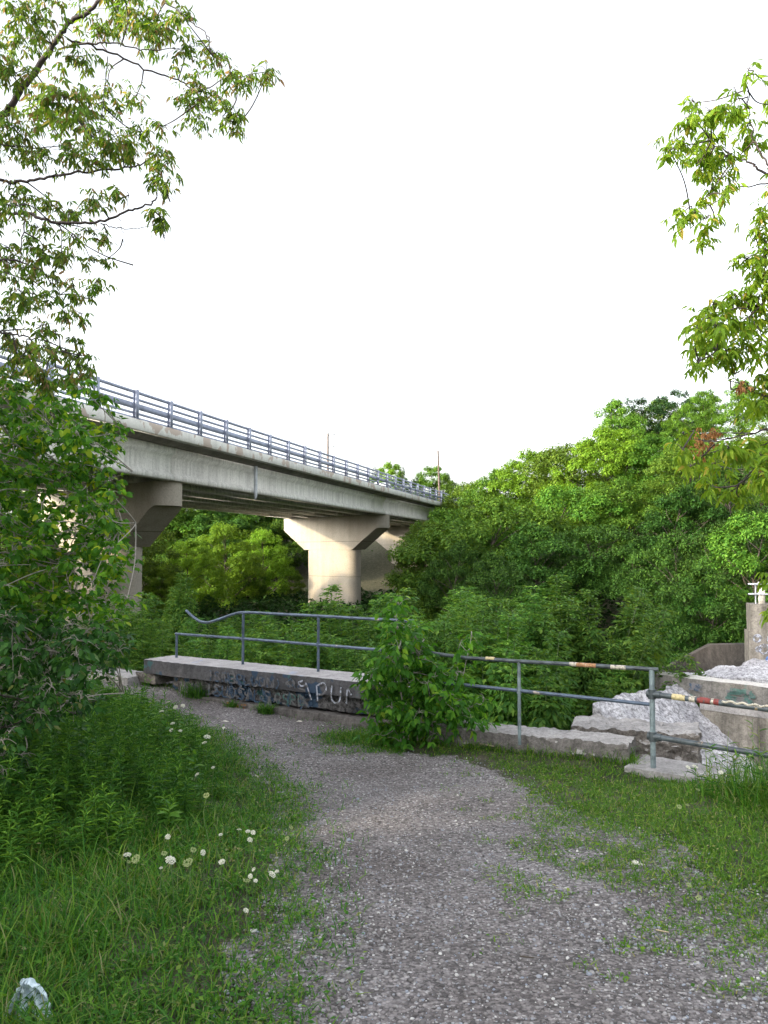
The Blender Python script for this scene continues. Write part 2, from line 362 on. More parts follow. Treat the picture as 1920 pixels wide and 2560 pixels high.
# gravel path
PATH = np.array([(-.30, -2), (-.36, .5), (-.41, 2.99), (-.43, 3.94), (-.41, 5.08), (-.75, 7.17), (-1.34, 8.62), (-1.98, 9.53), (-3.3, 11.0), (-4.8, 12.2), (-4.5, 12.9), (-3.5, 12.2), (-.1, 10.0),
                 (-.80, 9.25), (-.2, 8.6), (.85, 8.12), (1.22, 7.5), (1.12, 5.7), (1.02, 4.7), (1.25, 3.9), (1.65, 2.99), (1.8, .5), (1.8, -2)])
def sdist(x, y, P):
    """signed distance to polygon, negative inside"""
    x = np.asarray(x, float); y = np.asarray(y, float); best = np.full(x.shape, 1e9); ins = np.zeros(x.shape, bool)
    for (ax, ay), (bx, by) in zip(P, np.roll(P, -1, 0)):
        ex, ey = bx - ax, by - ay
        t = np.clip(((x - ax) * ex + (y - ay) * ey) / (ex * ex + ey * ey), 0, 1)
        best = np.minimum(best, np.hypot(x - ax - t * ex, y - ay - t * ey))
        c = (ay > y) != (by > y)
        with np.errstate(divide='ignore', invalid='ignore'):
            ins ^= c & (x < ex * (y - ay) / (ey if ey != 0 else 1e-9) + ax)
    return np.where(ins, -best, best)
px_ = np.arange(-5.2, 3.4, .03); py_ = np.arange(-.5, 13.2, .03)
X, Y = np.meshgrid(px_, py_)
sd = sdist(X, Y, PATH) + (fbm(X * 2.2, Y * 2.2, 21) - .5) * .5 + (vnoise(X * 14, Y * 14, 22) - .5) * .12 - np.where(X < .2, .26, .16)
sd = np.where(X > .6, sd - .75 * sst((7.0 - Y) / 2), sd)
inside = (sd[:-1, :-1] < 0) & (sd[1:, 1:] < 0)
Zp = H(X, Y) + .006 + .02 * sst(-sd / .5) * 0
nx = len(px_); ii, jj = np.nonzero(inside); a = ii * nx + jj
mb = MB(); mb.addarr(np.stack([X, Y, Zp], -1).reshape(-1, 3), [np.stack([a, a + 1, a + nx + 1, a + nx], -1)])
def gravelmat():
    m, nt, nd, ln = newmat("gravel_path")
    tc = nd("TexCoord"); co = tc.outputs["Object"]
    v = nd("TexVoronoi", i_Scale=62.0, i_Randomness=1.0); ln(co, v.inputs["Vector"])
    sp = nd("SeparateXYZ"); ln(v.outputs["Color"], sp.inputs[0])
    r = ramp(nd, [(0, (.085, .078, .078)), (.45, (.185, .170, .171)), (.8, (.285, .268, .268)), (.95, (.36, .34, .34)), (1, (.58, .57, .57))]); ln(sp.outputs[0], r.inputs[0])
    n = nd("TexNoise", i_Scale=1.1, i_Detail=6.0, i_Roughness=.65); ln(co, n.inputs["Vector"])
    r2 = ramp(nd, [(.34, (.66, .61, .59)), (.60, (1.15, 1.13, 1.14))]); ln(n.outputs[0], r2.inputs[0])
    mx = nd("MixRGB", blend_type='MULTIPLY', i_0=1.0); ln(r.outputs[0], mx.inputs[1]); ln(r2.outputs[0], mx.inputs[2])
    d = ramp(nd, [(0.0, (1,) * 3), (.6, (.75,) * 3), (.9, (.25,) * 3)]); 
    ml = nd("Math", operation='MULTIPLY', i_1=1.0); ln(v.outputs["Distance"], ml.inputs[0]); ln(ml.outputs[0], d.inputs[0])
    mx2 = nd("MixRGB", blend_type='MULTIPLY', i_0=.8); ln(mx.outputs[0], mx2.inputs[1]); ln(d.outputs[0], mx2.inputs[2])
    p = nd("BsdfPrincipled", i_Roughness=.85); ln(mx2.outputs[0], p.inputs["Base Color"])
    b = nd("Bump", i_Strength=1.0, i_Distance=.012, invert=True); ln(v.outputs["Distance"], b.inputs["Height"]); ln(b.outputs[0], p.inputs["Normal"])
    o = nd("OutputMaterial"); ln(p.outputs[0], o.inputs[0]); return m
M['gravel'] = gravelmat()
tag(mb.build("path", M['gravel'], smooth=True), kind="structure", label="grey gravel footpath leading to the platform")

# loose stones of the gravel
def icos():
    g = (1 + 5 ** .5) / 2
    v = np.array([(-1, g, 0), (1, g, 0), (-1, -g, 0), (1, -g, 0), (0, -1, g), (0, 1, g), (0, -1, -g), (0, 1, -g), (g, 0, -1), (g, 0, 1), (-g, 0, -1), (-g, 0, 1)], float)
    f = np.array([(0, 11, 5), (0, 5, 1), (0, 1, 7), (0, 7, 10), (0, 10, 11), (1, 5, 9), (5, 11, 4), (11, 10, 2), (10, 7, 6), (7, 1, 8), (3, 9, 4), (3, 4, 2), (3, 2, 6), (3, 6, 8), (3, 8, 9), (4, 9, 5), (2, 4, 11), (6, 2, 10), (8, 6, 7), (9, 8, 1)])
    return nrm(v), f
IV, IF = icos()
def stones(mb, P, size):
    n = len(P)
    sc = size[:, None] * rng.uniform(.6, 1.15, (n, 3)) * [1, 1, .62]
    v = IV[None] * (1 + rng.normal(0, .13, (n, 12, 1))) * sc[:, None]
    a = rng.uniform(0, 6.28, n); c, s = np.cos(a)[:, None], np.sin(a)[:, None]
    vv = np.stack([v[..., 0] * c - v[..., 1] * s, v[..., 0] * s + v[..., 1] * c, v[..., 2]], -1) + P[:, None]
    mb.addarr(vv.reshape(-1, 3), [(np.arange(n)[:, None, None] * 12 + IF[None]).reshape(-1, 3)])
mb = MB()
n = 130000
y = 2.5 + 7.5 * rng.random(n) ** 1.9; x = rng.uniform(-1.2, 3.0, n)
s_ = sdist(x, y, PATH) - np.where(x > .6, .8 * sst((7.0 - y) / 2), 0)
pile = fbm(x * 1.7, y * 1.7, 33)
keep = (s_ < .26) & (rng.random(n) < (.25 + 1.3 * np.clip(pile - .38, 0, 1)) * np.where(x > .9, 1.3, 1) * (1.25 - .09 * y))
x, y = x[keep], y[keep]
size = np.clip(rng.lognormal(math.log(.0052), .38, len(x)) * (1 + .45 * sst((4.6 - y) / 1.6) * sst((fbm(x * 1.7, y * 1.7, 33) - .42) / .2)), .003, .018)
stones(mb, np.stack([x, y, H(x, y) + .006 + size * .25], -1), size)
M['stone'] = leafmat("gravel_stone", [(0, (.08, .075, .075)), (.35, (.20, .188, .188)), (.65, (.34, .33, .33)), (.82, (.27, .30, .36)), (.94, (.46, .45, .44)), (1, (.66, .65, .64))], 0.0, .75, .0)
tag(mb.build("gravel", M['stone'], smooth=True), label="loose grey and white gravel scattered over the path", kind="stuff")

# ------------------------------------------------------------------ bridge
U = np.array([.2900, .9570, 0.]); V = np.array([-.9570, .2900, 0.]); O = np.array([-22.4, 0, CAMZ])
def B(s, w_, z): return O + s * U + w_ * V + np.array([0, 0, z])
def extrude(mb, prof, s0, s1, seg=1):
    n = len(prof); ss = np.linspace(s0, s1, seg + 1)
    v = np.array([[B(s, a, b) for a, b in prof] for s in ss]).reshape(-1, 3)
    f = [[i * n + k, i * n + (k + 1) % n, (i + 1) * n + (k + 1) % n, (i + 1) * n + k] for i in range(seg) for k in range(n)]
    f += [list(range(n))[::-1], [seg * n + k for k in range(n)]]
    mb.add(v, f)
S0, S1 = 12.0, 136.0
bridge = empty("road_bridge", B(S0, 0, -6), "long pale concrete road bridge crossing above the trees on wide piers", "bridge")
BL = np.array(bridge.location)
class PB(MB):                       # parts of the bridge: local to its empty
    def build(s, name, mat, parent=None, **k):
        s.v = [q - BL for q in s.v]; return MB.build(s, name, mat, parent, **k)
WID = 15.4
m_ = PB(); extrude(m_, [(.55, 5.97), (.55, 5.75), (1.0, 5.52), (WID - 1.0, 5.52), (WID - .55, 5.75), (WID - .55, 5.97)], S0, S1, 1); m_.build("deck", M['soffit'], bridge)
m_ = PB(); extrude(m_, [(1.9, 5.975), (WID - 1.9, 5.975), (WID - 1.9, 6.03), (1.9, 6.03)], S0, S1); m_.build("roadway", M['asphalt'], bridge)
for sgn in (0, 1):
    m_ = PB(); f_ = (lambda a: a) if sgn == 0 else (lambda a: WID - a)
    extrude(m_, [(f_(a), b) for a, b in [(0, 5.70), (.03, 5.67), (.55, 5.72), (.55, 6.12), (.5, 6.17), (.02, 6.17), (0, 6.15)]], S0, S1, 1); m_.build("curb", M['fascia'], bridge)
gp = [(-.36, 5.50), (-.36, 5.24), (-.16, 5.08), (-.10, 4.98), (-.10, 4.24), (-.30, 4.06), (-.30, 3.82), (.30, 3.82), (.30, 4.06), (.10, 4.24), (.10, 4.98), (.16, 5.08), (.36, 5.24), (.36, 5.50)]
pier_d = [(-11.15, 42.3), (.3, 79.0), (9.4, 109.5)]
cuts = [S0] + [(d / .957) - .9 for (_, d) in pier_d] + [S1]
for k in range(6):
    m_ = PB(); wc = 1.50 + k * 2.48
    for a, b in zip(cuts[:-1], cuts[1:]): extrude(m_, [(wc + p[0], p[1]) for p in gp], a + .03 + k * 1.26 * 0, b - .03)
    m_.build("girder", M['bridge'], bridge)
# piers: skewed, with hammerhead caps
PA = np.array([-.725, .688, 0.]); PN = np.array([.688, .725, 0.])
def pier_solid(mb, P, st, T=.95, rnd_=.95):
    """st: stations (l, zbot, ztop); thickness follows rounded ends"""
    l0, l1 = st[0][0], st[-1][0]; rows = []
    for l, zb, zt in st:
        e = min(l - l0, l1 - l); h = T * math.sqrt(max(0.004, 1 - max(0, 1 - e / rnd_) ** 2)) if e < rnd_ else T
        for sg, z in ((-1, zb), (-1, zt), (1, zt), (1, zb)): rows.append(P + PA * l + PN * (h * sg) + np.array([0, 0, z]))
    n = len(st); f = [[i * 4 + k, i * 4 + (k + 1) % 4, (i + 1) * 4 + (k + 1) % 4, (i + 1) * 4 + k] for i in range(n - 1) for k in range(4)]
    f += [[3, 2, 1, 0], [(n - 1) * 4 + k for k in range(4)]]
    mb.add(np.array(rows), f)
for i, (xx, dd) in enumerate(pier_d):
    P = np.array([xx, dd, CAMZ]); L = 15.4; ca, cb = 4.0, 11.3
    prt = bpy.data.objects.new("pier", None); C.objects.link(prt); prt.parent = bridge; prt.empty_display_size = .1
    ends = [0, .03, .1, .2, .33, .5, .7, .95]
    bot = lambda l: np.interp(l, [0, .55, ca, cb, L - .55, L], [2.52, 2.52, .36, .36, 2.52, 2.52])
    ls = ends + [ca, cb] + [L - e for e in ends[::-1]]
    m_ = PB(); pier_solid(m_, P, [(l, bot(l), 3.80) for l in ls]); m_.build("pier_cap", M['pier'], prt, smooth=True, sharp=28)
    ls = [ca + e for e in ends] + [cb - e for e in ends[::-1]]
    m_ = PB(); pier_solid(m_, P, [(l, -7.6, .355) for l in ls], .90); m_.build("column", M['pier'], prt, smooth=True, sharp=28)
P = np.array([pier_d[0][0], pier_d[0][1], CAMZ])
g4 = lambda l, z: P + PA * l - PN * .906 + np.array([0, 0, z])
def pier_paint(name, mat, strokes):
    m_ = PB()
    for pts, wd in strokes: stroke(m_, pts, wd, g4)
    m_.build(name, M[mat], bridge)
PIER_PAINT = [("white_graffiti", 'p_white', [([(5.0, z), (5.8, z + .05), (6.9, z - .04)], .24) for z in (-4.2, -3.9, -3.55, -3.2, -2.9)]),
              ("purple_graffiti", 'p_purple', [([(5.2, -4.75), (5.5, -4.45), (5.9, -4.85), (6.3, -4.5), (6.6, -4.9)], .30), ([(5.3, -5.1), (6.0, -5.0), (6.5, -5.2)], .25)]),
              ("blue_graffiti", 'p_bright', [([(6.9, -4.3), (6.95, -4.9), (7.0, -5.3)], .22), ([(7.3, -4.7), (7.3, -5.2)], .14)])]
for a_ in PIER_PAINT: pier_paint(*a_)
# abutment at the far end
m_ = PB(); extrude(m_, [(0.6, -3), (WID - .6, -3), (WID - .6, 3.75), (.6, 3.75)], S1 - 2.2, S1 + 1); m_.build("abutment", M['bridge'], bridge)
# railing
rail = bpy.data.objects.new("railing", None); C.objects.link(rail); rail.parent = bridge; rail.empty_display_size = .1
s_first = 33.8 / .957 - 2.893 * 7
axb = np.array([U, V, [0, 0, 1.]])
for k in range(34):
    s = s_first + 2.893 * k
    if s < S0 + .3 or s > 111.4: continue
    m_ = PB()
    box(m_, B(s, .13, 6.175 + .675), .10, .14, 1.35, axb); box(m_, B(s, .05, 6.175 + .675), .22, .03, 1.36, axb); box(m_, B(s, .21, 6.175 + .675), .22, .03, 1.36, axb)
    box(m_, B(s, .13, 6.182), .32, .30, .02, axb)
    m_.build("post", M['steel'], rail)
for zc, hh, ww in ((1.29, .125, .10), (.96, .11, .06), (.63, .28, .05), (.30, .11, .06), (.08, .10, .06)):
    m_ = PB(); extrude(m_, [(.23, 6.18 + zc - hh / 2), (.23 + ww, 6.18 + zc - hh / 2), (.23 + ww, 6.18 + zc + hh / 2), (.23, 6.18 + zc + hh / 2)], S0, 111.4); m_.build("rail", M['steel'], rail)
for dd in (50.2, 96.5):
    s = (dd) / .957 ; m_ = PB()
    tube(m_, [B(s, .98, 5.5), B(s, .98, 3.75)], .115, 12); tube(m_, [B(s, .98, 3.86), B(s, .98, 3.78)], .14, 12); tube(m_, [B(s, .98, 3.75), B(s, .98, 3.62), B(s, 1.02, 3.42)], [.115, .115, .06], 12)
    m_.build("drain_pipe", M['pipe'], bridge, smooth=True, sharp=40)

# ---- car on the bridge
def car(s, w_, label):
    t = empty("car", B(s, w_, 6.03), label, "car", rz=math.atan2(U[1], U[0]))
    prof = [(-2.25, .35), (-2.3, .75), (-2.2, 1.02), (-1.9, 1.1), (-1.55, 1.66), (-1.1, 1.78), (.3, 1.76), (1.05, 1.18), (2.0, 1.02), (2.28, .72), (2.25, .35)]
    m_ = MB(); n = len(prof)
    def hw(z): return .92 if z < 1.12 else .92 - (z - 1.12) * .34
    v = [(a, hw(b) * sg, b) for sg in (-1, 1) for a, b in prof]
    m_.add(v, [list(range(n))[::-1], list(range(n, 2 * n))] + [[k, (k + 1) % n, n + (k + 1) % n, n + k] for k in range(n)]); m_.build("body", M['car'], t)
    for sg in (-1, 1):
        m_ = MB(); q = [(-1.6, 1.14), (-1.32, 1.6), (.22, 1.6), (.82, 1.16)]
        v = [(a, (hw(b) + .012) * sg, b) for a, b in q]; v += [(a, (hw(b) - .03) * sg, b) for a, b in q]
        m_.add(v, [[0, 1, 2, 3], [7, 6, 5, 4]] + [[k, (k + 1) % 4, 4 + (k + 1) % 4, 4 + k] for k in range(4)]); m_.build("window", M['glass'], t)
        for xw in (-1.4, 1.4):
            m_ = MB(); tube(m_, [(xw, sg * .74, .34), (xw, sg * .95, .34)], .34, 16); m_.build("wheel", M['rubber'], t)
    m_ = MB(); box(m_, (.72, 0, 1.48), .03, 1.4, .52, np.array([[.75, 0, .66], [0, 1, 0], [-.66, 0, .75]])); m_.build("windscreen", M['glass'], t)
car(92.0, 4.6, "white car driving on the bridge behind the railing")

# ---- utility poles beyond the bridge
def pole(px, top, d, lean, label, arms):
    p = at(px, top, d); gz = float(H(p[0], d)); m_ = MB()
    t = empty("utility_pole", (p[0] + lean, d, gz - .3), label, "utility pole")
    tube(m_, [(0, 0, 0), (-lean * .5, 0, (p[2] - gz) * .5), (-lean, 0, p[2] - gz + .3)], [.2, .17, .13], 10); m_.build("pole", M['pole'], t, smooth=True, sharp=50)
    for dz, ln_ in arms:
        m_ = MB(); h = p[2] - gz + .3 - dz
        tube(m_, [(-lean, 0, h - .25), (-lean + ln_ * .4, 0, h - .05), (-lean + ln_, 0, h + .06)], .035, 6); box(m_, (-lean + ln_, 0, h + .02), .4, .16, .1)
        m_.build("arm", M['dark_metal'], t)
pole(820, 1083, 128, 0.0, "wooden utility pole with two short arms seen above the bridge railing", [(.2, 1.0), (2.2, .9)])
pole(1095, 1126, 132, .35, "bare leaning wooden utility pole near the far end of the bridge railing", [])

# ------------------------------------------------------------------ platform and pipe rails
def rough_box(mb, c, ax, size, seg, amp, seed, freq=3.0, amp_bottom=1.0):
    """box with noisy faces; size along ax rows"""
    nx, ny, nz = seg; sx, sy, sz = size
    def face(o, u, v, nu, nv, n):
        g = np.array([[o + u * (i / nu) + v * (j / nv) for i in range(nu + 1)] for j in range(nv + 1)]).reshape(-1, 3)
        return g, np.array([[j * (nu + 1) + i, j * (nu + 1) + i + 1, (j + 1) * (nu + 1) + i + 1, (j + 1) * (nu + 1) + i] for j in range(nv) for i in range(nu)])
    h = np.array([sx, sy, sz]) / 2; e = np.eye(3)
    quads = [(-h, e[0] * sx, e[2] * sz, nx, nz), (np.array([h[0], -h[1], -h[2]]), e[1] * sy, e[2] * sz, ny, nz), (np.array([h[0], h[1], -h[2]]), -e[0] * sx, e[2] * sz, nx, nz),
             (np.array([-h[0], h[1], -h[2]]), -e[1] * sy, e[2] * sz, ny, nz), (np.array([-h[0], -h[1], h[2]]), e[0] * sx, e[1] * sy, nx, ny), (np.array([-h[0], h[1], -h[2]]), e[0] * sx, -e[1] * sy, nx, ny)]
    for o, u, v, nu, nv in quads:
        g, f = face(o, u, v, nu, nv, None)
        out = []
        for q in g:
            k = Vector(q * freq) + Vector((seed * 3.1, seed, 0))
            dsp = (np.array(mnoise.turbulence_vector(k * .5, 2, False)) * .35 + np.array(mnoise.turbulence_vector(k * 2.2, 4, True)) * .65) * amp
            out.append(q + dsp)
        mb.addarr(np.array(out) @ ax + np.asarray(c), [f])
    return mb
A_ = np.array([-3.57, 11.99, 0]); Bq = np.array([.35, 9.49, 0]); PL = float(np.linalg.norm(Bq - A_)); pu = (Bq - A_) / PL; pn = np.array([-pu[1], pu[0], 0]); pax = np.array([pu, pn, [0, 0, 1.]])
def PP(l, w_, z): return A_ + pu * l + pn * w_ + np.array([0, 0, CAMZ + z])
plat = empty("concrete_platform", PP(0, .3, -2.2), "graffiti covered concrete platform with a cracked layered side, beside the path", "concrete platform")
PLc = np.array(plat.location)
class LP(MB):
    def __init__(s, o): MB.__init__(s); s.o = np.array(o.location); s.p = o
    def build(s, name, mat, **k):
        s.v = [q - s.o for q in s.v]; return MB.build(s, name, mat, s.p, **k)
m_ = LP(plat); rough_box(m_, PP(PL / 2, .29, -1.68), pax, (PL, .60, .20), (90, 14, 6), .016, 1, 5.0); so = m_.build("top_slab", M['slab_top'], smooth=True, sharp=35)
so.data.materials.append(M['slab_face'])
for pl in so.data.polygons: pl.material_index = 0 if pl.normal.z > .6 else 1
m_ = LP(plat); rough_box(m_, PP(PL / 2 + .25, .335, -1.905), pax, (PL - .5, .55, .21), (170, 12, 16), .075, 2, 5.0); m_.build("eroded_layer", M['rubble'], smooth=True, sharp=40)
m_ = LP(plat); rough_box(m_, PP(PL / 2 + .35, .29, -2.16), pax, (PL - .7, .66, .27), (110, 10, 10), .04, 3, 4.0); m_.build("footing", M['footing'], smooth=True, sharp=40)
m_ = LP(plat); rough_box(m_, PP(.02, .25, -1.86), pax, (.42, .5, .13), (14, 12, 6), .06, 4, 5.0); m_.build("broken_corner", M['block'], smooth=True, sharp=40)
# graffiti strokes lying 3-4 mm proud of the slab and layer faces
fr = lambda off: (lambda l, z: PP(l, off, z))
g1 = fr(-.030)
m_ = LP(plat); l0 = 3.02
for s_ in ([(l0, -1.63), (l0 - .07, -1.66), (l0 - .02, -1.70), (l0 + .05, -1.67), (l0 + .03, -1.62), (l0 + .07, -1.70), (l0 + .14, -1.86)],
           [(l0 + .22, -1.67), (l0 + .24, -1.86)], [(l0 + .23, -1.67), (l0 + .33, -1.63), (l0 + .37, -1.70), (l0 + .32, -1.77), (l0 + .25, -1.78)],
           [(l0 + .46, -1.65), (l0 + .45, -1.80), (l0 + .51, -1.86), (l0 + .58, -1.82), (l0 + .60, -1.66)], [(l0 + .68, -1.85), (l0 + .70, -1.68), (l0 + .76, -1.74)]):
    stroke(m_, s_, .021, g1)
m_.build("white_graffiti", M['p_white'])
def letters(mb, l, z, h, wd, word, plane, wid):
    L = {'A': [[(0, 0), (.5, 1), (1, 0)], [(.2, .4), (.8, .4)]], 'E': [[(1, 1), (0, 1), (0, .5), (.8, .5), (0, .5), (0, 0), (1, 0)]], 'N': [[(0, 0), (0, 1), (1, 0), (1, 1)]],
         'R': [[(0, 0), (0, 1), (.8, .9), (.8, .55), (0, .5), (1, 0)]], 'I': [[(.5, 0), (.5, 1)]], 'S': [[(1, .9), (.3, 1), (.1, .7), (.9, .35), (.7, 0), (0, .1)]], 'K': [[(0, 0), (0, 1)], [(1, 1), (0, .5), (1, 0)]],
         'U': [[(0, 1), (.05, .2), (.5, 0), (.95, .2), (1, 1)]], 'D': [[(0, 0), (0, 1), (.8, .8), (.9, .3), (0, 0)]], 'L': [[(0, 1), (0, 0), (.9, 0)]], 'O': [[(.5, 0), (.05, .4), (.4, 1), (.95, .6), (.5, 0)]], 'P': [[(0, 0), (0, 1), (.9, .8), (.1, .45)]]}
    for i, c in enumerate(word):
        for st in L[c]:
            stroke(mb, [(l + (i + a * .72) * wd + rng.normal(0, .004), z + b * h - i * .0 + rng.normal(0, .004)) for a, b in st], wid, plane)
m_ = LP(plat); letters(m_, 1.62, -1.765, .12, .135, "NERLUDN", fr(-.031), .02); m_.build("blue_graffiti", M['p_blue'])
m_ = LP(plat); letters(m_, 1.35, -1.765, .13, .13, "IS", fr(-.032), .02); letters(m_, 1.30, -1.97, .15, .15, "ISUDSALS", fr(-.016), .022); m_.build("dark_graffiti", M['p_blue'])
m_ = LP(plat)
for i in range(46):
    l_ = rng.uniform(1.35, 3.1); z_ = rng.choice([-1.70, -1.90]) + rng.normal(0, .02); a_ = rng.uniform(.03, .08)
    stroke(m_, [(l_, z_ + a_), (l_ + rng.normal(0, .03), z_), (l_ + rng.normal(.02, .04), z_ - a_)], rng.uniform(.012, .035), fr(-.026 if z_ > -1.8 else -.012))
m_.build("blue_scribble", M['p_blue'])
m_ = LP(plat); letters(m_, 2.55, -1.96, .13, .13, "OSRD", fr(-.018), .02); m_.build("teal_graffiti", M['p_teal'])
m_ = LP(plat); letters(m_, .80, -1.96, .12, .10, "NEON", fr(-.016), .016); m_.build("black_graffiti", M['p_dark'])
m_ = LP(plat); letters(m_, 1.72, -2.12, .085, .075, "RINSE", fr(-.048), .018); m_.build("orange_graffiti", M['p_orange'])

PIPE = .019
def pts_w(o, pts): return np.asarray(pts) - np.array(o.location)
r1 = np.array([-3.14, 12.2]); r3 = np.array([-.876, 10.75])
def RL(k, z):  # along platform rail line, k=0 at first post, 1 per post
    q = r1 + (r3 - r1) / 2 * k; return np.array([q[0], q[1], CAMZ + z])
fence = empty("pipe_handrail", RL(0, -1.58), "blue grey pipe handrail standing on the platform, its top rail bent upward at the end", "handrail")
for k in (0, 1, 2, 3.0):
    m_ = LP(fence); tube(m_, [RL(k, -1.59), RL(k, -1.215 if k == 0 else -.845)], PIPE, 10); tube(m_, [RL(k, -1.60), RL(k, -1.575)], .032, 10); m_.build("post", M['rail_blue'], smooth=True, sharp=50)
m_ = LP(fence)
bend = [RL(3.1, -.84), RL(3.0, -.84), RL(2, -.838), RL(1, -.842), RL(.80, -.885)] + [at(520, 1555, 11.72), at(499, 1554, 11.82), at(465, 1527, 11.95)]
bend = [RL(3.1, -.84), RL(2.5, -.84), RL(2, -.838), RL(1.5, -.84), RL(1.03, -.842), RL(.85, -.88)] + [at(545, 1549, 11.65), at(520, 1556, 11.72), at(499, 1553, 11.82), at(480, 1540, 11.9), at(465, 1526, 11.95)]
tube(m_, spline(bend, 8), PIPE * 1.05, 10); m_.build("top_rail", M['rail_blue'], smooth=True, sharp=50)
m_ = LP(fence); tube(m_, [RL(-.02, -1.22), RL(1, -1.215), RL(2, -1.22), RL(3.0, -1.225)], PIPE, 10); m_.build("middle_rail", M['rail_blue'], smooth=True, sharp=50)
for k in (1, 2):
    m_ = LP(fence); tube(m_, [RL(k, -1.245), RL(k, -1.19)], .026, 10); m_.build("collar", M['rail_blue'], smooth=True, sharp=50)

q0 = np.array([2.60, 7.84]); q1 = np.array([.45, 9.0]); q2 = np.array([3.75, 6.78])
def RR(k, z): q = q0 + (q1 - q0) * k; return np.array([q[0], q[1], CAMZ + z])
def RQ(k, z): q = q0 + (q2 - q0) * k; return np.array([q[0], q[1], CAMZ + z])
fence2 = empty("pipe_handrail", RR(0, -2.13), "thin rusting pipe handrail on the low ledge between the bush and the stout post", "handrail")
m_ = LP(fence2); tube(m_, [RR(-.025, -1.125), RR(.3, -1.128), RR(.55, -1.135), RR(.8, -1.135), RR(.9, -1.12), RR(1.0, -1.10)], PIPE * 1.05, 10); m_.build("top_rail", M['rail_dark'], smooth=True, sharp=50)
m_ = LP(fence2); tube(m_, [RR(.01, -1.465), RR(.55, -1.44), RR(1.0, -1.42)], PIPE * .95, 10); m_.build("middle_rail", M['rail_blue'], smooth=True, sharp=50)
m_ = LP(fence2); tube(m_, [RR(.55, -2.0), RR(.55, -1.14)], PIPE * .95, 10); tube(m_, [RR(.55, -1.47), RR(.55, -1.41)], .026, 10); m_.build("post", M['post_grey'], smooth=True, sharp=50)
for ka, kb, mat in ((.10, .16, 'band_cream'), (.22, .30, 'p_rust'), (.30, .33, 'band_cream'), (.66, .70, 'band_yellow')):
    m_ = LP(fence2); tube(m_, [RR(ka, -1.1275), RR(kb, -1.1285)], PIPE * 1.05 + .002, 10); m_.build("paint_patch", M[mat], smooth=True, sharp=50)
fence3 = empty("pipe_barrier", RR(0, -2.13), "stout pipe barrier with multicoloured painted upper rail running off to the right", "pipe barrier")
m_ = LP(fence3); tube(m_, [RR(0, -2.14), RR(0, -1.13)], .026, 12); tube(m_, [RR(0, -2.128), RR(0, -2.118)], .07, 12); m_.build("post", M['post_grey'], smooth=True, sharp=50)
for z in (-1.365, -1.77):
    m_ = LP(fence3); tube(m_, [RR(0, z - .045), RR(0, z + .045)], .040, 12); tube(m_, [RQ(-.03, z), RQ(.055, z)], .036, 12); m_.build("clamp", M['rail_dark'], smooth=True, sharp=50)
m_ = LP(fence3); tube(m_, [RQ(.0, -1.365), RQ(1, -1.37)], .027, 12); m_.build("upper_rail", M['rail_dark'], smooth=True, sharp=50)
m_ = LP(fence3); tube(m_, [RQ(.0, -1.77), RQ(1, -1.775)], .027, 12); m_.build("lower_rail", M['rail_dark'], smooth=True, sharp=50)
for ka, kb, mat in ((.13, .21, 'band_yellow'), (.235, .27, 'band_cream'), (.285, .36, 'band_red'), (.38, .41, 'band_red'), (.365, .38, 'band_cream')):
    m_ = LP(fence3); tube(m_, [RQ(ka, -1.364), RQ(kb, -1.365)], .0295, 12); m_.build("paint_band", M[mat], smooth=True, sharp=50)
m_ = LP(fence3); ks = np.linspace(.43, .98, 60); dirq = nrm(np.array([q2[1] - q0[1], -(q2[0] - q0[0]), 0.]))
wv = np.array([RQ(k, -1.367) + np.array([0, 0, .021 + .008 * math.sin(k * 95)]) + dirq * .020 for k in ks]); tube(m_, wv, .0105, 6); m_.build("paint_wave", M['band_cream'], smooth=True)
m_ = LP(fence3); tube(m_, [RQ(1, -2.2), RQ(1, -1.33)], .026, 12); m_.build("post", M['post_grey'], smooth=True, sharp=50)

# ---- ledge, pad, block, slab
def rough_thing(name, label, cat, c, ax, size, seg, amp, seed, mat, freq=4.0, top=None):
    m_ = MB(); rough_box(m_, (0, 0, 0), ax, size, seg, amp, seed, freq); o = m_.build(name, mat, smooth=True, sharp=38); o.location = c; tag(o, label, cat)
    if top:
        o.data.materials.append(top)
        for pl in o.data.polygons: pl.material_index = 1 if pl.normal.z > .45 else 0
    return o
le0 = np.array([2.50, 8.215]); le1 = np.array([.55, 9.12]); lu = np.array([*(le0 - le1), 0]); ll = float(np.linalg.norm(lu)); lu /= ll; lax = np.array([lu, [-lu[1], lu[0], 0], [0, 0, 1]])
rough_thing("concrete_ledge", "low pitted concrete ledge under the thin handrail", "ledge", (*(le0 + le1) / 2, CAMZ - 2.05), lax, (ll, .46, .28), (90, 20, 12), .05, 5, M['footing'], 4.0, M['slab'])
rough_thing("concrete_pad", "flat pale concrete pad at the foot of the stout barrier post", "concrete pad", (2.95, 7.74, CAMZ - 2.17), np.array([[.8, -.6, 0], [.6, .8, 0], [0, 0, 1.]]), (1.15, .55, .2), (30, 14, 5), .02, 6, M['slab'])
bax = np.array([[.93, -.36, 0], [.36, .93, 0], [0, 0, 1.]])
rough_thing("concrete_block", "large broken concrete block behind the barrier post", "concrete block", (2.83, 9.2, CAMZ - 2.17), bax, (1.35, .6, .40), (90, 40, 30), .07, 7, M['block'], 3.2, M['slab'])
rough_thing("concrete_slab", "thin cracked slab lying under the large broken block", "concrete slab", (2.85, 9.0, CAMZ - 2.46), bax, (1.3, .6, .14), (40, 18, 5), .035, 8, M['slab'])
p = at(300, 1716, 12.3)
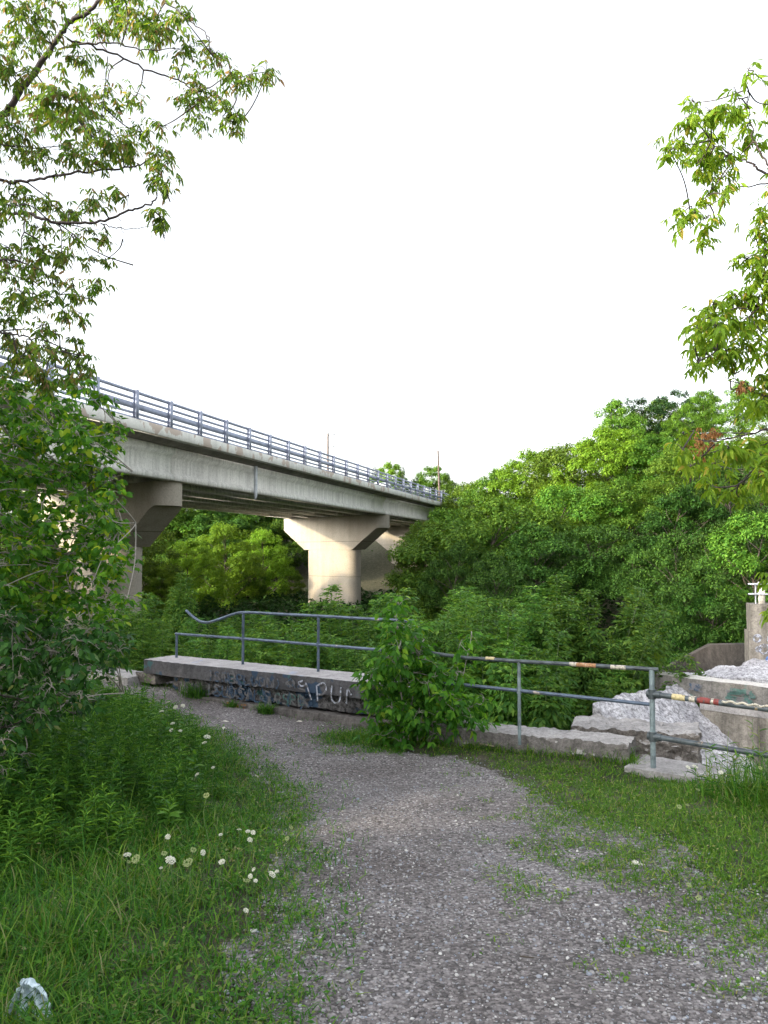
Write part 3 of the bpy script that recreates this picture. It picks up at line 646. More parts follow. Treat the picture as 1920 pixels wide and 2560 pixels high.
rough_thing("concrete_slab", "pale flat slab half buried at the left end of the platform", "concrete slab", (p[0] - .05, p[1] + .1, float(H(p[0], p[1])) + .03), pax, (1.0, .55, .16), (30, 16, 5), .04, 9, M['slab'])

# ---- dam structures on the right
du = np.array([.68, -.733, 0]); dn = np.array([-.733, -.68, 0]); dax = np.array([du, -dn, [0, 0, 1.]])
D0 = np.array([4.48, 13.35, CAMZ])
def DD(l, w_, z): return D0 + du * l + dn * w_ + np.array([0, 0, z])
dw = empty("dam_wall", DD(0, 0, -6), "long low concrete wall with bright coping and a teal paint patch, beyond the barrier", "retaining wall")
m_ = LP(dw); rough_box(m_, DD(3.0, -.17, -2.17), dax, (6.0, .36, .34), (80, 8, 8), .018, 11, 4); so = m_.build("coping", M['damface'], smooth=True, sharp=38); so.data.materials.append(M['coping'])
for pl in so.data.polygons: pl.material_index = 1 if pl.normal.z > .6 else 0  # lit top and shaded sides are put into the coping's colours
m_ = LP(dw); rough_box(m_, DD(3.4, -.16, -4.4), dax, (5.2, .5, 4.1), (60, 6, 50), .02, 12, 3); m_.build("wall", M['damwall'], smooth=True, sharp=38)
m_ = LP(dw); rough_box(m_, DD(3.3, .02, -2.40), dax, (5.0, .16, .09), (60, 3, 3), .012, 13, 4); m_.build("ledge", M['slab'], smooth=True, sharp=38)
m_ = LP(dw); g2 = lambda l, z: DD(l, .045, z)
for i in range(7): stroke(m_, [(1.18 + rng.uniform(0, .1), -2.08 - i * .035), (1.35, -2.075 - i * .036 + rng.normal(0, .01)), (1.55 + rng.uniform(-.05, .15), -2.09 - i * .034)], rng.uniform(.03, .05), g2)
m_.build("teal_paint", M['p_teal'])
m_ = LP(dw)
for i in range(4): stroke(m_, [(.60 + rng.uniform(0, .05), -2.08 - i * .025), (.70, -2.07 - i * .03), (.80 + rng.uniform(-.03, .05), -2.09 - i * .03)], .025, g2)
m_.build("blue_paint", M['p_blue'])
# sloping apron between block and wall
def prism_rough(mb, pts, nu, nv, amp, seed, freq, depth=2.5):
    a, b, c, d = [np.array(q) for q in pts]   # top-left, top-right, bottom-right, bottom-left
    g = []
    for j in range(nv + 1):
        for i in range(nu + 1):
            u, v = i / nu, j / nv
            q = (a * (1 - u) + b * u) * (1 - v) + (d * (1 - u) + c * u) * v
            k = Vector(q * freq) + Vector((seed, seed * 2, 0)); g.append(q + np.array(mnoise.turbulence_vector(k, 4, False)) * amp)
    g = np.array(g); n = len(g)
    f = [[j * (nu + 1) + i, (j + 1) * (nu + 1) + i, (j + 1) * (nu + 1) + i + 1, j * (nu + 1) + i + 1] for j in range(nv) for i in range(nu)]
    edge = [i for i in range(nu + 1)] + [j * (nu + 1) + nu for j in range(1, nv + 1)] + [nv * (nu + 1) + i for i in range(nu - 1, -1, -1)] + [j * (nu + 1) for j in range(nv - 1, 0, -1)]
    lo = g[edge].copy(); zlo = g[:, 2].min() - depth; lo[:, 2] = zlo; m = len(edge)
    mb.add(np.vstack([g, lo]), f + [[edge[k], edge[(k + 1) % m], n + (k + 1) % m, n + k] for k in range(m)] + [[n + k for k in range(m)][::-1]])
ap = empty("sloping_apron", DD(1, 1, -6), "rough white concrete apron sloping down in front of the dam wall", "concrete apron")
m_ = LP(ap); prism_rough(m_, [DD(.30, 2.3, -2.10), DD(.40, .05, -2.12), DD(1.66, .05, -3.22), DD(1.55, 2.4, -3.25)], 60, 60, .07, 3, 2.6); m_.build("upper_slope", M['apron'], smooth=True, sharp=50)
m_ = LP(ap); prism_rough(m_, [DD(1.50, 1.8, -3.30), DD(1.66, .06, -3.28), DD(2.9, .06, -3.75), DD(2.7, 2.0, -3.8)], 40, 30, .03, 5, 2.0); m_.build("lower_slope", M['slab'], smooth=True, sharp=50)
# second rough bank behind the low wall
bk = empty("sloping_bank", at(1820, 1690, 15.5), "rough white concrete bank rising behind the low wall to the tall pier", "concrete bank")
m_ = LP(bk); prism_rough(m_, [at(1700, 1690, 17.0), at(1960, 1640, 18.0), at(2100, 1700, 14.2), at(1740, 1690, 14.6)], 50, 40, .10, 6, 2.2, 3.0); m_.build("slope", M['apron'], smooth=True, sharp=50)
# tall wall stub with graffiti and railing
tx = np.array([.95, -.31, 0]); tn = np.array([-.31, -.95, 0]); tax = np.array([tx, -tn, [0, 0, 1.]])
T0 = at(1873, 1513, 17.6)
def TT(l, w_, z): return np.array([T0[0], T0[1], 0]) + tx * l + tn * w_ + np.array([0, 0, T0[2] + z])
tw = empty("tall_wall", TT(0, 0, -5), "tall concrete wall end with swirling graffiti at the right edge", "retaining wall")
m_ = LP(tw); rough_box(m_, TT(2.02, -.4, -.30), tax, (4.0, .8, .62), (40, 8, 8), .02, 14, 3); m_.build("upper_wall", M['damwall'], smooth=True, sharp=38)
m_ = LP(tw); rough_box(m_, TT(2.0, -.4, -3.1), tax, (4.06, .86, 5.0), (40, 8, 50), .02, 15, 3); m_.build("lower_wall", M['damwall'], smooth=True, sharp=38)
g3 = lambda l, z: TT(l, .055, z)
def spiral(cx, cz, r, n=20, turns=1.4): return [(cx + r * (1 - .5 * i / n) * math.cos(i / n * turns * 6.28), cz + r * (1 - .5 * i / n) * math.sin(i / n * turns * 6.28)) for i in range(n)]
m_ = LP(tw)
for cx, cz, r in ((.14, -.72, .09), (.27, -.95, .12), (.40, -.72, .07), (.48, -.95, .10), (.16, -.95, .06), (.7, -.8, .14)): stroke(m_, spiral(cx, cz, r), .035, g3)
m_.build("white_graffiti", M['p_white'])
m_ = LP(tw)
for cx, cz, r in ((.38, -1.17, .09), (.52, -1.2, .09), (.46, -1.35, .08), (.75, -1.2, .12)): stroke(m_, spiral(cx, cz, r, 16, 1.1), .03, g3)
m_.build("blue_graffiti", M['p_bright'])
wr = empty("wall_railing", TT(.3, -.4, 0), "small steel railing with pale square post on top of the tall wall", "railing")
m_ = LP(wr); box(m_, TT(.30, -.4, .25), .13, .13, .50, tax); m_.build("post", M['p_cream'])
m_ = LP(wr); tube(m_, [TT(.18, -.4, 0), TT(.18, -.4, .47)], .015, 6); m_.build("bracket", M['pipe'])
for z in (.23, .45):
    m_ = LP(wr); tube(m_, [TT(.02, -.31, z), TT(3.5, -.31, z)], .02, 8); m_.build("rail", M['pipe'])
# dark wing wall
W = [at(1610, 1700, 22), at(1776, 1613, 24.5), at(1990, 1608, 26), at(1990, 1760, 26), at(1610, 1760, 22)]
m_ = MB(); th = np.array([.1, .45, 0]); n = len(W); wc = sum(W) / n
for q in range(n): W[q] = W[q] - wc
m_.add(np.array(W + [q + th for q in W]), [list(range(n)), [n + k for k in range(n)][::-1]] + [[k, n + k, n + (k + 1) % n, (k + 1) % n] for k in range(n)])
o = m_.build("wing_wall", M['wing']); o.location = wc; tag(o, "dark sloping concrete wing wall below the hillside trees", "retaining wall")
p = at(1600, 1688, 16)
rough_thing("boulder", "brown boulder at the water's edge left of the low wall's end", "rock", (p[0], p[1], p[2] - .35), np.eye(3), (1.0, .8, .8), (20, 16, 14), .25, 17, M['block'], 1.8)

# ------------------------------------------------------------------ hillside tree prototypes
UP = np.array([0, 0, 1.0])
def crown_leaves(mb, clumps, shoots, per, ls, flat=.85, outward=.85, T=T4, ar=.55, droop=0.0):
    """clumps: (n,4) centre+radius. Rosette shoots on each clump's upper outside, leaves whorled around each shoot."""
    c = np.asarray(clumps); n = len(c)
    k = np.repeat(np.arange(n), shoots); d = sphere(len(k)); d[:, 2] = np.abs(d[:, 2]) * 1.0 - .18 * rng.random(len(k)); d = nrm(d)
    rr = c[k, 3] * (1 - .35 * rng.random(len(k)) ** 2)
    p = c[k, :3] + d * rr[:, None] * [1, 1, flat]
    ax = nrm(d * outward + UP * .6 + rnd(len(k), .25))
    q = np.repeat(np.arange(len(k)), per); m = len(q)
    t = rng.random(m) ** .8
    side = nrm(np.cross(ax[q], sphere(m)))
    el = np.where(t > .7, .35, -.12) - droop
    D = nrm(side + ax[q] * el[:, None] + UP * (-.15 * rng.random(m))[:, None] + rnd(m, .2))
    P = p[q] + ax[q] * ((t - .5) * ls * 2.6)[:, None] + D * (.15 * ls)
    N = nrm(ax[q] * .8 + UP * .8 + rnd(m, .3))
    L = ls * rng.uniform(.7, 1.25, m) * np.where(t > .75, .8, 1)
    leaves(mb, P, D, N, L, L * ar * rng.uniform(.85, 1.2, m), T)
def make_tree(seed, h, rad, base, nclump, shoots, per, ls, cr=(.9, 1.7), taper=1.0, trunk_r=.16, T=T4, ar=.55, open_=0.0):
    """returns (crown mesh, trunk mesh); crown is an uneven cloud of clumps from height 'base' to h"""
    global rng; keep_ = rng; rng = np.random.default_rng(seed)
    cl = []
    lob = [(rng.uniform(0, 6.28), rng.uniform(.7, 1.1), rng.uniform(.15, .95)) for _ in range(7)]
    def cand(inner):
        t = rng.random() ** .8; z = base + (h - base) * t
        env = rad * (math.sin(math.pi * min(1, (.18 + .82 * t) ** taper)) ** .65 + .12) if t < .97 else rad * .25
        a = rng.uniform(0, 6.28); lb = 1.0
        for la, lw, lt in lob: lb += .30 * math.cos(a - la) * math.exp(-((t - lt) / .22) ** 2) * lw
        r = env * lb * (.25 + .4 * rng.random() if inner else rng.uniform(.86, 1.0)) * .86
        return (r * math.cos(a), r * math.sin(a), z, rng.uniform(*cr) * (1.0 - .30 * t))
    for i in range(nclump):
        inner = i % 5 == 4; best = None
        for _ in range(10):
            c = cand(inner); dm = min([math.dist(c[:3], q[:3]) for q in cl], default=9)
            if best is None or dm > best[0]: best = (dm, c)
        cl.append(best[1])
    cl.append((rng.normal(0, .3), rng.normal(0, .3), h - .3, cr[0] * .8))
    mb = MB(); crown_leaves(mb, cl, shoots, per, ls, T=T, ar=ar)
    cm = mb.mesh("crown"); tb = MB()
    tp = np.array([(0, 0, -1.2), (rng.normal(0, .12), rng.normal(0, .12), h * .3), (rng.normal(0, .3), rng.normal(0, .3), h * .6), (rng.normal(0, .4), rng.normal(0, .4), h * .9)])
    sp = spline(tp, 6); tube(tb, sp, np.linspace(trunk_r, trunk_r * .2, len(sp)), 8)
    for i in rng.choice(len(cl), min(len(cl), 46), replace=False):
        c = np.array(cl[i][:3]); zt = max(.4, c[2] - (.25 + .55 * rng.random()) * (np.hypot(c[0], c[1]) + .6)); zt = min(zt, h * .85)
        o_ = np.array([np.interp(zt, sp[:, 2], sp[:, 0]), np.interp(zt, sp[:, 2], sp[:, 1]), zt]); mid = (o_ + c) / 2 + np.array([0, 0, .15]) + rng.normal(0, .15, 3)
        q = spline([o_, mid, c], 5); tube(tb, q, np.linspace(trunk_r * .42 * (1 - zt / h * .6), .012, len(q)), 5, False)
    tm = tb.mesh("trunk"); rng = keep_
    return cm, tm
PROTO = {}
def proto(key, mat, bark, *a, **k):
    cm, tm = make_tree(*a, **k); cm.materials.append(M[mat]); tm.materials.append(M[bark]); PROTO[key] = (cm, tm)
def plant_tree(key, loc, sc, rz, label, cat="tree", group=None, name="tree"):
    t = empty(name, loc, label, cat, group, rz, sc)
    for nm, me in zip(("crown", "trunk"), PROTO[key]): ob(nm, me, None, t)
    return t
#      key      crown      bark    seed  h   rad base n  shoots per leaf
proto('round', 'hill', 'bark', 101, 9.0, 4.2, .6, 70, 62, 9, .21, cr=(.75, 1.25))
proto('broad', 'hill', 'bark', 102, 8.0, 5.0, .5, 78, 62, 9, .21, cr=(.8, 1.35))
proto('dense', 'hill_dark', 'bark', 103, 9.0, 4.0, .4, 72, 60, 9, .20, cr=(.7, 1.2))
proto('tall', 'hill', 'bark', 104, 12.0, 3.8, 1.2, 76, 58, 9, .22, cr=(.75, 1.25))
proto('gold', 'hill_gold', 'bark', 105, 8.5, 3.9, .5, 70, 62, 9, .20, cr=(.7, 1.2))
proto('canopy', 'hill_dark', 'bark', 107, 10.0, 4.6, 4.6, 52, 60, 9, .20, cr=(.8, 1.3))
M['hill_loose'] = leafmat('loose_hill_leaves', [(0, (.012, .045, .012)), (1, (.035, .085, .02))], .12, .7, .06)
proto('loose', 'hill_loose', 'bark', 106, 11.0, 3.6, 3.0, 46, 30, 8, .22, cr=(.6, 1.1))

def hilltree(key, px, top, d, label, sc=None, rz=None, sink=0.0, wide=1.0, group="hillside trees", cat="tree", name="tree"):
    p = at(px, top, d); g = float(H(p[0], p[1])) - sink
    h0 = {'round': 9, 'broad': 8, 'dense': 9, 'tall': 12, 'gold': 8.5, 'loose': 11, 'canopy': 10, 'sapA': 3.55, 'sapB': 3.0, 'sapC': 2.65}[key]
    s = max(.25, (p[2] - g)) / h0
    return plant_tree(key, (p[0], p[1], g), (s * wide, s * wide, s), rng.uniform(0, 6.28) if rz is None else rz, label, cat, group, name)
HT = [  # key, px, top py, depth, wide, label
 ('round', 1120, 1285, 62, 1.0, "rounded green tree whose crown touches the far end of the bridge railing"),
 ('round', 1075, 1318, 60, .72, "dark green tree whose left edge covers the third bridge pier"),
 ('broad', 1235, 1262, 56, 1.0, "broad bright green tree right of the bridge railing's end"),
 ('dense', 1150, 1370, 50, .8, "low dark tree under the bright broad tree beside the third pier"),
 ('dense', 1330, 1330, 48, 1.0, "dark rounded tree above the tallest sapling in the middle of the slope"),
 ('dense', 1230, 1400, 42, .8, "dark lower tree just above the saplings, right of the second pier"),
 ('broad', 1400, 1230, 60, 1.0, "wide green tree at the centre of the hillside"),
 ('round', 1250, 1185, 92, 1.0, "yellow green hilltop tree above the bridge end"),
 ('gold', 1340, 1140, 90, 1.0, "golden green tree on the hill crest left of the tall group"),
 ('round', 1180, 1215, 98, .9, "small crest tree just right of the last railing post"),
 ('broad', 1440, 1120, 78, 1.0, "bright yellow green tree at mid crest"),
 ('tall', 1530, 1010, 88, .85, "tall leafy tree at the left shoulder of the hilltop"),
 ('loose', 1600, 1000, 92, 1.1, "thin open crowned tree against the sky on the hilltop"),
 ('loose', 1690, 980, 96, 1.1, "dark loose crowned tree at the top of the hill"),
 ('gold', 1530, 1085, 74, 1.0, "bright lime green tree below the tall hilltop trees"),
 ('round', 1630, 1100, 72, 1.0, "green tree below the thin hilltop tree"),
 ('tall', 1760, 985, 84, 1.0, "tall green hilltop tree behind the brown dead leaves"),
 ('tall', 1850, 960, 76, 1.0, "tall tree at the right edge behind the hanging branches"),
 ('round', 1720, 1110, 62, 1.0, "leafy tree right of centre below the hilltop"),
 ('broad', 1560, 1210, 60, 1.0, "green tree in the middle of the right slope"),
 ('canopy', 1485, 1325, 50, 1.1, "dark tree beside the shadowed gap in the hillside"),
 ('dense', 1700, 1240, 46, 1.0, "blue green feathery tree on the right slope"),
 ('dense', 1820, 1180, 48, 1.0, "blue green tree behind the hanging branches at the right edge"),
 ('dense', 1690, 1350, 38, .8, "green tree above the dark wing wall"),
 ('dense', 1800, 1330, 36, .9, "green tree behind the tall wall end"),
 ('dense', 1760, 1430, 31, .85, "low green tree overhanging the wing wall"),
 ('round', 1890, 1300, 33, .9, "green tree above the small railing on the tall wall"),
 ('dense', 1725, 1470, 31, .8, "low spreading tree left of the wing wall's top"),
 ('canopy', 1580, 1380, 46, 1.0, "dark tree deep in the gap of the hillside"),
 ('tall', 1650, 1005, 101, 1.0, "dense green crest tree between the thin hilltop trees"),
 ('tall', 1740, 1000, 104, 1.0, "dense dark crest tree behind the tall hilltop trees at right"),
 ('tall', 1590, 1035, 96, .9, "dark green crest tree right of the left shoulder"),
 ('broad', 1940, 1080, 64, 1.0, "tree cut by the right edge of the photo below the tall one"),
 ('tall', 1900, 1120, 56, 1.0, "mid slope tree at the right edge"),
]
for k, px, top, d, wd, lab in HT: hilltree(k, px, top, d, lab, wide=wd)
LT = [
 ('gold', 560, 1322, 84, 1.0, "sunlit golden tree right of the first pier, under the bridge"),
 ('gold', 470, 1360, 76, .9, "sunlit golden tree beside the first pier's cap"),
 ('gold', 655, 1335, 92, .9, "sunlit tree just left of the second pier"),
 ('round', 620, 1400, 88, .9, "green tree at the left foot of the second pier"),
 ('gold', 405, 1425, 68, .8, "yellow green tree right of the first pier's column"),
 ('round', 725, 1420, 97, .8, "dark green tree tucked against the second pier's column"),
 ('tall', 450, 1255, 112, 1.1, "tall tree behind the golden trees, left half under the bridge"),
 ('tall', 600, 1258, 116, 1.1, "tall shaded tree behind the golden trees under the middle of the span"),
 ('round', 720, 1275, 118, 1.1, "distant tree touching the second pier's cap"),
 ('dense', 520, 1285, 104, 1.2, "dark tree behind the brightest golden tree"),
 ('dense', 930, 1420, 118, 1.3, "dark tree seen between the second and third piers"),
 ('dense', 900, 1450, 108, 1.2, "dark tree beyond the second pier, low in the shade"),
 ('tall', 380, 1240, 119, 1.4, "tall distant tree right of the first pier's cap, under the deck"),
 ('tall', 530, 1245, 121, 1.4, "tall distant tree under the deck above the golden trees"),
 ('tall', 690, 1255, 120, 1.4, "tall distant tree under the deck left of the second pier's cap"),
 ('broad', 480, 1246, 110, 1.3, "broad shaded tree under the deck behind the left golden trees"),
 ('broad', 575, 1250, 111, 1.3, "broad shaded tree under the deck at mid span"),
 ('broad', 665, 1256, 113, 1.3, "broad shaded tree under the deck just left of the second pier"),
 ('round', 330, 1300, 72, 1.0, "tree behind the first pier, mostly hidden by the shrub"),
 ('round', 180, 1250, 64, 1.1, "tree left of the first pier behind the dogwood leaves"),
 ('round', 60, 1230, 58, 1.1, "tree at the far left behind the dogwood"),
 ('dense', 520, 1490, 72, .8, "dark bushy tree low behind the platform handrail"),
 ('dense', 660, 1500, 80, .7, "dark bush in front of the second pier's left foot"),
 ('round', 440, 1480, 62, .7, "green bushy tree behind the bent end of the handrail"),
]
for k, px, top, d, wd, lab in LT: hilltree(k, px, top, d, lab, wide=wd, group="trees under the bridge")
for k, px, top, d, wd, lab in [('gold', 978, 1165, 150, .8, "small yellow tree beyond the bridge railing, left of the dark spruce"),
                               ('round', 1082, 1172, 152, .9, "leafy tree at the foot of the leaning pole"),
                               ('round', 1110, 1195, 150, .8, "small tree right of the leaning pole beyond the bridge"),
                               ('round', 900, 1215, 156, .8, "low treetop seen through the railing beyond the bridge")]:
    hilltree(k, px, top, d, lab, wide=wd, group="trees beyond the bridge")
def spruce(px, top, d, label):
    p = at(px, top, d); g = float(H(p[0], p[1])); h = p[2] - g
    t = empty("spruce_tree", (p[0], p[1], g), label, "tree", "spruces beyond the bridge"); m_ = MB()
    n = 2600; z = h * (1 - rng.random(n) ** .6 * .95); r = (h - z) * .24 * (.35 + .65 * rng.random(n)) * (1 + .25 * np.sin(z * 7)); a = rng.uniform(0, 6.28, n)
    D = np.stack([np.cos(a), np.sin(a), np.full(n, -.25)], -1) + rnd(n, .25)
    leaves(m_, np.stack([r * np.cos(a), r * np.sin(a), z], -1), D, UP + rnd(n, .3), rng.uniform(.25, .5, n), .09, T4); m_.build("crown", M['spruce'], t)
    m_ = MB(); tube(m_, [(0, 0, -.5), (0, 0, h * .97)], [.14, .02], 7); m_.build("trunk", M['bark'], t)
spruce(937, 1162, 148, "dark pointed spruce seen through the bridge railing")
spruce(1006, 1162, 146, "reddish brown spruce top above the bridge railing")
spruce(1032, 1192, 150, "short spruce tip between the brown spruce and the leaning pole")

# ---- unseen trees added left of and behind the camera to cast shade
for k, x, y, s, lab in [('broad', -11.5, 1.0, .9, "large unseen tree added left of the path for shade"), ('round', -9.5, -5.5, .8, "unseen tree added left behind the camera for shade"),
                        ('broad', -15, 7, .95, "unseen tree added left of the dogwood for shade"), ('tall', -14, -4, .6, "tall unseen tree added left behind the camera for shade"),
                        ('dense', -11.0, 4.0, .62, "bushy unseen tree added close left of the dogwood for shade"), ('broad', -25, 38.5, 1.45, "broad unseen tree added left of the bridge to shade the first pier"), ('round', -27, 33, 1.2, "round unseen tree added left of the bridge for shade"), ('broad', -20, 14, 1.0, "unseen tree added far left beside the bridge for shade")]:
    plant_tree(k, (x, y, float(H(x, y))), s, x * 1.7, lab, "tree", "added shade trees left of the path")

# ------------------------------------------------------------------ saplings below the platform (box elder shoots)
def make_sapling(seed, h, spread, nst, leafL, dens):
    global rng; keep_ = rng; rng = np.random.default_rng(seed)
    mb, tb = MB(), MB()
    for s in range(nst):
        a = rng.uniform(0, 6.28); r = spread * rng.random() ** .6; hh = h * rng.uniform(.66, 1.0) * (1 - .42 * (r / spread) ** 2)
        b = np.array([.25 * math.cos(a) * r, .25 * math.sin(a) * r, -.4]); tip = np.array([r * math.cos(a), r * math.sin(a), hh]); mid = (b + tip) / 2 + np.array([-.15 * math.cos(a) * r, -.15 * math.sin(a) * r, .1 * hh])
        st = spline([b, mid, tip], 8); tube(tb, st, np.linspace(.022, .004, len(st)), 5, False)
        axd = nrm(np.gradient(st, axis=0))
        n = int(dens * hh)
        t = (rng.random(n) ** .75 * .92 + .08) * (len(st) - 1); i0 = np.minimum(t.astype(int), len(st) - 2); fr_ = (t - i0)[:, None]
        p = st[i0] * (1 - fr_) + st[i0 + 1] * fr_; ad = axd[i0]
        out = nrm(np.cross(ad, sphere(n))); u = t / (len(st) - 1)
        reach = (.40 * (1 - u) ** .8 + .05) * rng.uniform(.2, 1.1, n)
        c = p + out * reach[:, None] + UP * (.18 * reach)[:, None]
        # each compound leaf: 5 drooping leaflets
        for kx, (ang, off) in enumerate(((0, .7), (.9, .35), (-.9, .35), (1.1, 0), (-1.1, 0))):
            sd = nrm(np.cross(out, UP)); ax = nrm(out * math.cos(ang) + sd * math.sin(ang) + UP * (-.35 - .6 * rng.random(n))[:, None] + np.where(u > .85, .9, 0)[:, None] * UP * .7 + rnd(n, .12))
            L = leafL * rng.uniform(.75, 1.2, n) * np.where(u > .88, .75, 1)
            leaves(mb, c + out * (off * leafL), ax, UP + out * .3 + rnd(n, .25), L, L * .42, T4)
    cm = mb.mesh("crown"); tm = tb.mesh("stems"); rng = keep_
    return cm, tm
for key, a in (('sapA', (201, 4.0, 1.6, 28, .088, 120)), ('sapB', (202, 3.4, 1.8, 30, .085, 120)), ('sapC', (203, 3.0, 1.4, 22, .085, 120))):
    cm, tm = make_sapling(*a); cm.materials.append(M['sapling']); tm.materials.append(M['stem']); PROTO[key] = (cm, tm)
SP = [
 ('sapA', 1385, 1452, 17, 1.0, "tallest upright sapling in the middle of the thicket"), ('sapB', 1290, 1500, 15.5, 1.0, "sapling left of the tallest one, behind the thin handrail"),
 ('sapB', 1180, 1485, 16.5, 1.0, "bushy sapling behind the green bush, right of the second pier"), ('sapA', 1460, 1520, 16.5, .8, "sapling right of the tallest one"),
 ('sapC', 1500, 1600, 14.5, .8, "drooping sapling beside the rough white apron"), ('sapB', 1400, 1630, 13, .7, "low sapling behind the large broken block"),
 ('sapC', 1340, 1640, 12.0, .9, "low leafy sapling just behind the thin handrail's post"), ('sapC', 1230, 1600, 12.3, .9, "leafy sapling right behind the green bush"),
 ('sapA', 1080, 1480, 19, 1.0, "feathery sapling right of the second pier's column"), ('sapB', 960, 1490, 18, .9, "sapling in front of the second pier's right edge"),
 ('sapC', 870, 1510, 17, .9, "small sapling in front of the second pier's foot"), ('sapB', 800, 1560, 15, .9, "sapling behind the platform's third post"),
 ('sapB', 690, 1545, 18, .9, "sapling between the platform's posts left of the second pier"), ('sapC', 740, 1600, 14, 1.0, "low sapling behind the platform top near its middle"),
 ('sapC', 640, 1620, 14.5, 1.0, "low sapling behind the second handrail post"), ('sapB', 580, 1540, 22, .9, "bushy sapling behind the handrail's bend"),
 ('sapC', 560, 1605, 15.5, .9, "yellowish low sapling behind the platform's left half"), ('sapB', 480, 1560, 20, .9, "sapling above the platform's left end"),
 ('sapA', 420, 1440, 24, .9, "tall leafy sapling right of the first pier's column"), ('sapB', 375, 1530, 18, .9, "sapling at the foot of the first pier"),
 ('sapA', 330, 1560, 16, .8, "leafy sapling left of the platform's broken corner"), ('sapB', 265, 1490, 19, 1.0, "leafy sapling covering the left side of the first pier's column"), ('sapC', 300, 1640, 14.2, 1.0, "low bushy sapling at the platform's left end"),
 ('sapB', 230, 1600, 15, .9, "sapling behind the dogwood, left of the first pier"), ('sapC', 400, 1610, 15.5, 1.0, "low sapling behind the platform's left corner"),
 ('sapB', 880, 1600, 13.2, .8, "sapling behind the right part of the platform rail"), ('sapB', 1000, 1560, 14, .9, "sapling behind the end of the platform rail"),
 ('sapB', 1130, 1560, 14, .9, "sapling behind the start of the thin handrail"), ('sapA', 1500, 1640, 16, .5, "dark low sapling near the boulder"),
 ('sapA', 110, 1480, 15, 1.0, "sapling deep behind the dogwood's lower branches"), ('sapA', 0, 1450, 14, 1.0, "sapling at the left edge behind the dogwood"),
 ('sapC', 160, 1640, 12.5, 1.0, "low sapling at the back left of the path"),
]
SP += [
 ('sapA', 1330, 1475, 15, 1.0, "upright sapling just left of the tallest sapling's tip"), ('sapB', 1430, 1480, 14.5, .9, "full sapling just right of the tallest sapling's tip"),
 ('sapB', 1120, 1500, 14.5, .9, "pale feathery sapling rising behind the green bush"), ('sapA', 1040, 1495, 16, .9, "sapling showing left of the green bush's tip"),
 
 ('sapA', 1210, 1505, 15, .9, "sapling between the green bush and the thicket's middle"), ('sapB', 920, 1520, 15, .8, "sapling left of the green bush in front of the second pier's right foot"),
]
for k, px, top, d, wd, lab in SP: hilltree(k, px, top, d, lab, wide=wd, group="saplings below the platform", cat="sapling", name="sapling")

# undergrowth on the valley floor and slopes
n = 26000; mb = MB()
y = 9 + 100 * rng.random(n) ** 1.6; x = (rng.uniform(-.62, .62, n)) * (y + 6)
ok = (y - np.interp(x, EX, EY)) > .9
x, y = x[ok], y[ok]; z = H(x, y); n = len(x); s = .10 + .004 * y
for k in range(5):
    D = nrm(rnd(n) * [1, 1, .5] + UP * .35); hgt = rng.random(n) * .8
    leaves(mb, np.stack([x + rng.normal(0, .15, n) * (1 + .03 * y), y + rng.normal(0, .15, n) * (1 + .03 * y), z + hgt * (.5 + .012 * y)], -1), D, UP + rnd(n, .4), s * rng.uniform(.8, 1.5, n), s * .6, T4)
M['under'] = leafmat("undergrowth_leaves", [(0, (.008, .030, .005)), (.6, (.014, .05, .007)), (1, (.03, .08, .012))], .12, .7, .0)
tag(mb.build("undergrowth", M['under']), "dark leafy undergrowth covering the valley floor and slopes", kind="stuff")

